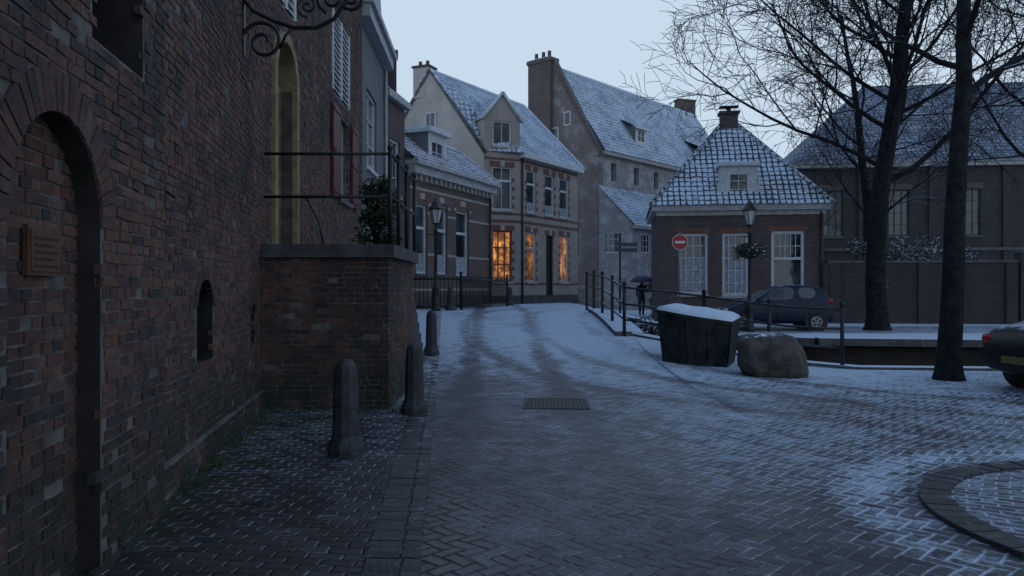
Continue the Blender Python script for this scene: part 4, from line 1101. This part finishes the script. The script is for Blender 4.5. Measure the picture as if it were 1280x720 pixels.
# garden wall
b=Bd('garden_wall',(18,29,.25))
F=Fr((12.15,29.4),(18.9,28.6)); wall(b,'walls',M['brick_dark'],F,.0,2.55,[]); b.box('coping',M['slabsnow'],F,-.05,F.L+.05,2.55,2.64,-.35,.06)
for u in (0.2,3.4,6.5): b.box('piers',M['brick_dark'],F,u-.2,u+.2,0,2.54,.002,.1)
b.box('side',M['brick_dark'],F,F.L-.01,F.L+.3,0,2.9,-.4,.12); b.box('side_cap',M['slabsnow'],F,F.L-.06,F.L+.35,2.9,3.0,-.45,.17)
b.finish()
b=Bd('iron_gate_fence',(21,28.4,.25))
F=Fr((19.25,28.6),(30,27.6))
for d in (.3,1.9): b.tube('rails',M['iron'],[F.P(0,.25+d),F.P(F.L,.25+d)],.02,5)
for i in range(70): b.tube('pickets',M['iron'],[F.P(.15*i,.25),F.P(.15*i,2.35)],.011,4)
b.finish()
b=Bd('iron_fence',(-1.7,28.5,.85))
for F in (Fr((-3.4,25.9),(-1.75,26.3)),Fr((-1.75,26.3),(-.2,31.5))):
    n=int(F.L/.14)
    for d in (.12,1.05): b.tube('rails',M['iron'],[F.P(0,.85+d),F.P(F.L,.85+d)],.03,5)
    for i in range(n+1): b.tube('pickets',M['iron'],[F.P(F.L*i/n,.8),F.P(F.L*i/n,2.02)],.017,4)
    for u in (0,F.L): b.tube('posts',M['iron'],[F.P(u,.7),F.P(u,2.15)],.05,6)
b.finish()

shrub('garden_shrub',(8.0,40.0,.4),(1.0,.8,2.4),2600,M['leaf'],8,leaf=.09)
shrub('snowy_hedge',(14.6,30.1,1.1),(2.0,.7,2.6),8000,M['leafsnow'],9,leaf=.05)
shrub('snowy_hedge',(17.3,30.0,1.0),(1.5,.7,2.4),5500,M['leafsnow'],10,leaf=.05)
shrub('garden_shrub',(3.7,20.6,-.2),(.7,.5,1.0),1500,M['leafsnow'],12,leaf=.05)

# signs
b=Bd('no_entry_sign',(5.68,26,.3))
x,y=5.68,26.0; z=gh(x,y)
b.tube('pole',M['alloy'],[(x,y,z),(x,y,3.5)],.03,8)
ds=[(x+.25*math.cos(2*math.pi*k/32),y-.045,3.15+.25*math.sin(2*math.pi*k/32)) for k in range(32)]
b.tube('disc',M['signwhite'],[(x,y-.03,3.15),(x,y-.045,3.15)],.27,32,smooth=False)
b.poly('red_face',M['signred'],[(p_[0],y-.048,p_[2]) for p_ in ds])
b.poly('white_bar',M['signwhite'],[(x-.17,y-.051,3.11),(x+.17,y-.051,3.11),(x+.17,y-.051,3.19),(x-.17,y-.051,3.19)])
b.finish()
b=Bd('direction_signpost',(4.2,29,.6))
x,y=4.15,29.5; z=gh(x,y)
b.tube('pole',M['iron'],[(x,y,z),(x,y,3.5)],.04,8)
F=Fr((x-.1,y-.05),(x+.8,y-.05))
for v in (2.98,3.2): b.box('arms',M['signblue'],F,.0,.75,v,v+.14,0,.03)
b.finish()

# ------------------------------------------------------------------ cars
def carpaint(name,c,snow=.9):
    g=G(name,0.35); o=g.tc('Object')
    z=g.nz(); nn=g.noise(o,6,5,.65)
    mk=g.mr(g.m('ADD',z,g.m('MULTIPLY',g.m('SUBTRACT',nn,.5),.7)),snow,snow+.16,0,.8)
    g.col(g.mix(mk,c,SNOW)); g.rough(g.mr(mk,0,1,.35,.8))
    g.b.inputs['Specular IOR Level'].default_value=.3
    return g.mat
M['paint']=carpaint('dark_blue_car_paint',(0.006,0.012,0.032),.96); M['paint2']=carpaint('black_car_paint',(0.008,0.008,0.010),.86)
M['carglass']=simple('car_window_glass',(0.03,0.037,0.045),0.1,var=.5,spec=.8)
def car(name,loc,rotz,st,wheels,wr,glass_side,glass_top,paint,hw,lights=None):
    emp=bpy.data.objects.new(name,None); scene.collection.objects.link(emp); emp.location=loc; emp.rotation_euler=(0,0,rotz)
    vs=[];fs=[];mi=[]
    for (x,zb,zbt,zt,ws,rw) in st:
        w=hw*ws
        half=[(w*.90,zb),(w*1.0,zb+.12),(w*1.02,(zb+zbt)/2),(w*.97,zbt-.03),(w*.95,zbt),(rw+.03,zt-.05),(rw*.9,zt-.012),(0,zt)]
        if zt-zbt<.12: half=[(w*.90,zb),(w,zb+.12),(w*1.02,(zb+zbt)/2),(w*.98,zbt-.05),(w*.92,zbt),(w*.8,zbt+(zt-zbt)*.5),(w*.55,zt-.004),(0,zt)]
        ring=[(x,-a,z) for a,z in half]+[(x,a,z) for a,z in half[-2::-1]]
        vs+=ring
    n=15
    for i in range(len(st)-1):
        for j in range(n-1):
            fs.append((i*n+j,i*n+j+1,(i+1)*n+j+1,(i+1)*n+j))
            side=j in (4,n-2-4); top=j in (5,6,7,8)
            mi.append(1 if (side and i in glass_side) or (top and i in glass_top) else 0)
        fs.append((i*n+n-1,i*n,(i+1)*n,(i+1)*n+n-1)); mi.append(0)
    fs.append(tuple(range(n))); mi.append(0); e=(len(st)-1)*n
    fs.append(tuple(range(e,e+n))[::-1]); mi.append(0)
    me=bpy.data.meshes.new('body'); me.from_pydata(vs,[],fs); me.materials.append(paint); me.materials.append(M['carglass'])
    for p_,m_ in zip(me.polygons,mi): p_.material_index=m_; p_.use_smooth=True
    import bmesh
    bm=bmesh.new(); bm.from_mesh(me); bmesh.ops.recalc_face_normals(bm,faces=bm.faces)
    cl=bm.edges.layers.float.get('crease_edge') or bm.edges.layers.float.new('crease_edge')
    for ed in bm.edges:
        ms={f.material_index for f in ed.link_faces}
        if len(ms)>1: ed[cl]=.75
    bm.to_mesh(me); bm.free()
    ob=bpy.data.objects.new('body',me); scene.collection.objects.link(ob); ob.parent=emp
    sm=ob.modifiers.new('s','SUBSURF'); sm.levels=2; sm.render_levels=2
    b=Bd('tmp',(0,0,0))
    for wx in wheels:
        for sy in (-1,1):
            b.tube('wheel_wells',M['dark'],[(wx,sy*(hw-.25),wr),(wx,sy*(hw+.018),wr+.02)],wr+.065,28,smooth=False)
            b.tube('tyres',M['tyre'],[(wx,sy*(hw-.2),wr),(wx,sy*(hw-.17),wr),(wx,sy*(hw+.0),wr),(wx,sy*(hw+.03),wr)],[wr-.03,wr,wr,wr-.025],28)
            b.tube('rims',M['alloy'],[(wx,sy*(hw+.02),wr),(wx,sy*(hw+.036),wr)],wr*.62,20,smooth=False)
            for k in range(5):
                a=2*math.pi*k/5+.3; cx=wx+math.cos(a)*wr*.36; cz=wr+math.sin(a)*wr*.36
                b.tube('rim_holes',M['dark'],[(cx,sy*(hw+.03),cz),(cx,sy*(hw+.0375),cz)],wr*.15,8,smooth=False)
    xs=[s[0] for s in st]
    xf=max(xs); xr=min(xs)
    for sy in (-1,1):
        b.lathe('head_lights',M['headlight'],(xf-.18,sy*hw*.72,.62),[(.01,-.09),(.1,-.05),(.13,0),(.1,.06),(.01,.09)],12,sq=(1.3,1.0))
        tz=lights or .85
        b.lathe('tail_lights',M['taillight'],(xr+.14,sy*hw*.80,tz),[(.01,-.11),(.09,-.08),(.11,0),(.09,.06),(.01,.08)],12,sq=(1.0,1.2))
        b.lathe('mirrors',paint,(.62,sy*(hw+.08),1.0),[(.01,-.06),(.07,-.04),(.08,0),(.06,.05),(.01,.07)],10,sq=(.7,1.2))
        b.tube('door_seams',M['dark'],[(.02,sy*(hw*1.012),.3),(.05,sy*(hw*1.022),.55),(.02,sy*(hw*.985),.86)],.006,4)
        b.tube('door_seams',M['dark'],[(-.95,sy*(hw*1.0),.45),(-.93,sy*(hw*1.02),.6),(-.9,sy*(hw*.985),.88)],.006,4)
        b.tube('door_handles',M['dark'],[(-.25,sy*(hw*1.01),.8),(-.08,sy*(hw*1.01),.8)],.016,6)
    F=Fr((xr-.01,.26),(xr-.01,-.26))
    b.box('number_plate',M['plate'],F,0,.52,.45,.56,.0,.02)
    for pn,p in b.parts.items():
        me=bpy.data.meshes.new(pn); me.from_pydata(p['v'],[],p['f']); me.materials.append(p['mat'])
        if p['sm']: me.polygons.foreach_set('use_smooth',[True]*len(me.polygons))
        o2=bpy.data.objects.new(pn,me); scene.collection.objects.link(o2); o2.parent=emp
    return emp
hatch=[(1.73,.30,.50,.53,.60,.5),(1.66,.22,.62,.66,.82,.5),(1.45,.2,.74,.79,.95,.5),(1.15,.2,.85,.90,1.0,.5),(.82,.2,.91,.97,1.0,.5),
       (.15,.2,.95,1.38,1.0,.56),(-.02,.2,.96,1.43,1.0,.57),(-.52,.2,.98,1.47,1.0,.58),(-.60,.2,.98,1.47,1.0,.58),(-1.18,.2,1.02,1.44,1.0,.56),(-1.36,.2,1.03,1.39,.98,.54),(-1.60,.22,.98,1.06,.95,.5),(-1.69,.25,.80,.84,.9,.5),(-1.73,.3,.5,.54,.84,.5)]
car('parked_hatchback_car',(8.45,24.9,.25),math.radians(174),hatch,(1.12,-1.15),.285,(4,5,6,8),(4,10),M['paint'],.80,lights=.95)
sedan=[(2.25,.30,.50,.53,.60,.5),(2.15,.22,.62,.66,.84,.5),(1.9,.2,.74,.79,.95,.5),(1.5,.2,.84,.88,1.0,.5),(.95,.2,.90,.96,1.0,.5),
       (.30,.2,.95,1.36,1.0,.58),(.1,.2,.96,1.41,1.0,.6),(-.40,.2,.98,1.43,1.0,.6),(-.48,.2,.98,1.43,1.0,.6),(-1.0,.2,1.0,1.38,1.0,.58),(-1.18,.2,1.0,1.33,1.0,.56),(-1.65,.2,1.0,1.06,.98,.5),(-2.05,.24,.96,1.02,.95,.5),(-2.2,.3,.82,.86,.9,.5),(-2.27,.32,.55,.6,.85,.5)]
car('parked_sedan_car',(9.85,11.9,.0),math.radians(8),sedan,(1.35,-1.38),.31,(4,5,6,8),(4,10),M['paint2'],.86,lights=.80)

# ------------------------------------------------------------------ pedestrian with umbrella
b=Bd('pedestrian_with_umbrella',(6.2,37,.6))
px_,py_=6.25,37.0; gz=gh(px_,py_)
J={'pelvis':(0,0,.93),'waist':(0,0,1.08),'chest':(0,0.02,1.32),'neck':(0,0,1.47),'head0':(0,-.01,1.55),'head':(0,-.02,1.66),
 'lh':(-.09,0,.90),'lk':(-.10,-.12,.50),'la':(-.10,-.05,.09),'lt':(-.10,-.2,.04),'rh':(.09,0,.90),'rk':(.10,.04,.5),'ra':(.10,.22,.12),'rt':(.10,.1,.04),
 'ls':(-.19,0,1.40),'le':(-.23,.05,1.13),'lw':(-.2,-.1,.9),'rs':(.19,0,1.40),'re':(.25,-.05,1.15),'rw':(.17,-.22,1.25)}
E=[('pelvis','waist'),('waist','chest'),('chest','neck'),('neck','head0'),('head0','head'),('pelvis','lh'),('lh','lk'),('lk','la'),('la','lt'),('pelvis','rh'),('rh','rk'),('rk','ra'),('ra','rt'),('chest','ls'),('ls','le'),('le','lw'),('chest','rs'),('rs','re'),('re','rw')]
rad={'pelvis':.15,'waist':.14,'chest':.16,'neck':.06,'head0':.07,'head':.095,'lh':.10,'lk':.07,'la':.05,'lt':.04,'rh':.10,'rk':.07,'ra':.05,'rt':.04,'ls':.075,'le':.055,'lw':.04,'rs':.075,'re':.055,'rw':.04}
names=list(J); me=bpy.data.meshes.new('figure'); me.from_pydata([(px_+J[k][0],py_+J[k][1],gz+J[k][2]) for k in names],[(names.index(a),names.index(c)) for a,c in E],[])
ob=bpy.data.objects.new('figure',me); scene.collection.objects.link(ob)
sk=ob.modifiers.new('skin','SKIN'); 
for i,k in enumerate(names): me.skin_vertices[0].data[i].radius=(rad[k],rad[k])
me.skin_vertices[0].data[0].use_root=True
ss=ob.modifiers.new('s','SUBSURF'); ss.levels=2; ss.render_levels=2
me.materials.append(simple('dark_coat_cloth',(0.02,0.02,0.028),.9))
b.objs.append(ob)
cu=(px_+.05,py_-.15,gz+1.62)
pr=[(.62*math.sin(t*math.pi/2/8)+.001,.36*math.cos(t*math.pi/2/8)) for t in range(9)][::-1]
b.lathe('umbrella_canopy',simple('umbrella_cloth',(0.07,0.05,0.12),.6),cu,pr,10,smooth=False)
b.tube('umbrella_shaft',M['iron'],[(px_+.14,py_-.2,gz+1.2),(px_+.05,py_-.15,gz+2.05)],.012,6)
b.finish()

# ------------------------------------------------------------------ bare trees
def tree(name, base, H, r0, seed, first=3.0, lean=(0,0), limbs=10, maxl=4, limbL=4.5, droop=0.0, bias=(0,0,0), counts=None, limbr=.38, tmin=.005):
    R=random.Random(seed)
    big=[]; small=[]
    counts=counts or {1:8,2:6,3:5,4:3}
    def rvec(): return Vector((R.gauss(0,1),R.gauss(0,1),R.gauss(0,1)))
    def grow(p,d,L,r,lvl):
        n=8 if lvl<2 else (6 if lvl<4 else 4)
        pts=[(p.copy(),r)]
        for k in range(n):
            t=(k+1)/n
            d=(d+rvec()*(.12 if lvl<2 else .16)+Vector((0,0,(.06 if lvl<=2 else -.02)-droop*t*(lvl>=2)))).normalized()
            p=p+d*(L/n)
            pts.append((p.copy(), max(tmin, r*(1-.75*t))))
        (big if lvl<=1 else small).append(pts)
        if lvl>=maxl: return
        cnt=counts.get(lvl,3)
        for k in range(cnt):
            t=.18+.80*(k+R.random()*.8)/cnt
            i=min(n-1,int(t*n)); q=pts[i][0].lerp(pts[i+1][0],t*n-i); rr=pts[i][1]
            dd=(pts[i+1][0]-pts[i][0]).normalized()
            ax=dd.cross(rvec()).normalized()
            nd=(Matrix.Rotation(math.radians(R.uniform(28,62)),3,ax)@dd)
            nd=(nd+Vector((0,0,.10))).normalized()
            grow(q,nd,L*R.uniform(.40,.66)*(1.1-.35*t),max(tmin,rr*R.uniform(.42,.6)),lvl+1)
    n=14; p=Vector(base); pts=[(p+Vector((0,0,-.1)),r0*1.6),(p+Vector((0,0,.12)),r0*1.25),(p+Vector((0,0,.4)),r0*1.05)]
    d=Vector((lean[0],lean[1],1)).normalized(); p=p+d*.4
    for k in range(n):
        t=(k+1)/n
        d=(d+Vector((R.gauss(0,.045),R.gauss(0,.045),.05))).normalized()
        p=p+d*(H-.4)/n; pts.append((p.copy(), r0*(1-.78*t**1.2)))
    big.append(pts)
    for k in range(limbs):
        z=first+(H-first)*((k+.3)/limbs)**1.05*.98
        i=max(2,min(len(pts)-2,int(2+(z-.4)/(H-.4)*n))); fr=(z+base[2]-pts[i][0].z)/max(.01,(pts[i+1][0].z-pts[i][0].z))
        q=pts[i][0].lerp(pts[i+1][0],max(0,min(1,fr))); rr=pts[i][1]
        a=k*2.4+R.uniform(-.5,.5); el=R.uniform(.3,.95)
        nd=(Vector((math.cos(a),math.sin(a),el))+Vector(bias)).normalized()
        grow(q,nd,limbL*(1.15-.5*k/limbs)*R.uniform(.8,1.15),rr*limbr*R.uniform(.8,1.2),1)
    emp=bpy.data.objects.new(name,None); scene.collection.objects.link(emp); emp.location=base
    for nm,lst,res,mt in (('trunk_and_limbs',big,2,M['bark']),('branches',small,0,M['twig'])):
        cu=bpy.data.curves.new(nm,'CURVE'); cu.dimensions='3D'; cu.bevel_depth=1.0; cu.bevel_resolution=res
        cu.materials.append(mt)
        for sp in lst:
            s=cu.splines.new('POLY'); s.points.add(len(sp)-1)
            for pt,(q,r) in zip(s.points,sp): pt.co=(q.x-base[0],q.y-base[1],q.z-base[2],1); pt.radius=r
            s.use_smooth=True
        o=bpy.data.objects.new(nm,cu); scene.collection.objects.link(o); o.parent=emp
tree('bare_linden_tree',(7.62,13.4,0),12,.195,24,first=4.9,lean=(.03,0),limbs=12,limbL=3.9,counts={1:8,2:5,3:4},limbr=.40,tmin=.0045)
tree('bare_linden_tree',(11.75,24.7,.25),15.5,.33,5,first=4.6,lean=(-.03,0),limbs=26,maxl=4,limbL=5.8,droop=.03,bias=(-.12,-.05,0),counts={1:9,2:7,3:5},limbr=.30,tmin=.008)
tree('bare_linden_tree',(18.3,25.5,.25),13.5,.28,9,first=4.5,limbs=15,limbL=5.2,counts={1:8,2:6,3:4},limbr=.32,tmin=.008)
tree('bare_linden_tree',(17.0,36.5,.25),14,.28,33,first=4,limbs=15,limbL=5.2,counts={1:8,2:5,3:4},limbr=.32,tmin=.010)

# ------------------------------------------------------------------ world, sun, camera
w=bpy.data.worlds.new('World'); scene.world=w; w.use_nodes=True
nt=w.node_tree; nt.nodes.clear()
out=nt.nodes.new('ShaderNodeOutputWorld'); bg=nt.nodes.new('ShaderNodeBackground'); nt.links.new(bg.outputs[0],out.inputs[0])
sky=nt.nodes.new('ShaderNodeTexSky'); sky.sky_type='NISHITA'; sky.sun_disc=False
sky.sun_elevation=math.radians(4); sky.sun_rotation=math.radians(200)
tc=nt.nodes.new('ShaderNodeTexCoord'); sx=nt.nodes.new('ShaderNodeSeparateXYZ'); nt.links.new(tc.outputs['Generated'],sx.inputs[0])
cr=nt.nodes.new('ShaderNodeValToRGB'); nt.links.new(sx.outputs[2],cr.inputs[0])
e=cr.color_ramp.elements
e[0].position=0.0; e[0].color=(.56,.68,.80,1); e[1].position=.95; e[1].color=(.14,.27,.52,1)
k=e.new(.38); k.color=(.53,.655,.79,1)
k=e.new(.60); k.color=(.30,.44,.66,1)
nz=nt.nodes.new('ShaderNodeTexNoise'); nz.inputs['Scale'].default_value=1.6; nz.inputs['Detail'].default_value=3; nt.links.new(tc.outputs['Generated'],nz.inputs['Vector'])
mr=nt.nodes.new('ShaderNodeMapRange'); mr.inputs[3].default_value=10.4; mr.inputs[4].default_value=11.2; nt.links.new(nz.outputs[0],mr.inputs[0])
vm=nt.nodes.new('ShaderNodeVectorMath'); vm.operation='SCALE'; nt.links.new(cr.outputs[0],vm.inputs[0]); nt.links.new(mr.outputs[0],vm.inputs['Scale'])
mx=nt.nodes.new('ShaderNodeMix'); mx.data_type='RGBA'; mx.inputs[0].default_value=.98
nt.links.new(sky.outputs[0],mx.inputs[6]); nt.links.new(vm.outputs[0],mx.inputs[7]); nt.links.new(mx.outputs[2],bg.inputs[0])
bg.inputs[1].default_value=.1

sl=bpy.data.lights.new('sun','SUN'); sl.energy=.08; sl.angle=math.radians(40); sl.color=(.75,.88,1.0)
so=bpy.data.objects.new('sun',sl); scene.collection.objects.link(so); so.rotation_euler=(math.radians(40),math.radians(15),math.radians(20))

cam=bpy.data.cameras.new('camera'); cam.lens=27; cam.sensor_width=36; cam.clip_end=2000; cam.clip_start=.05
co=bpy.data.objects.new('camera',cam); scene.collection.objects.link(co); co.location=(0,0,1.6); co.rotation_euler=(math.radians(90),0,0)
scene.camera=co
scene.view_settings.view_transform='Standard'; scene.view_settings.look='None'; scene.view_settings.exposure=0
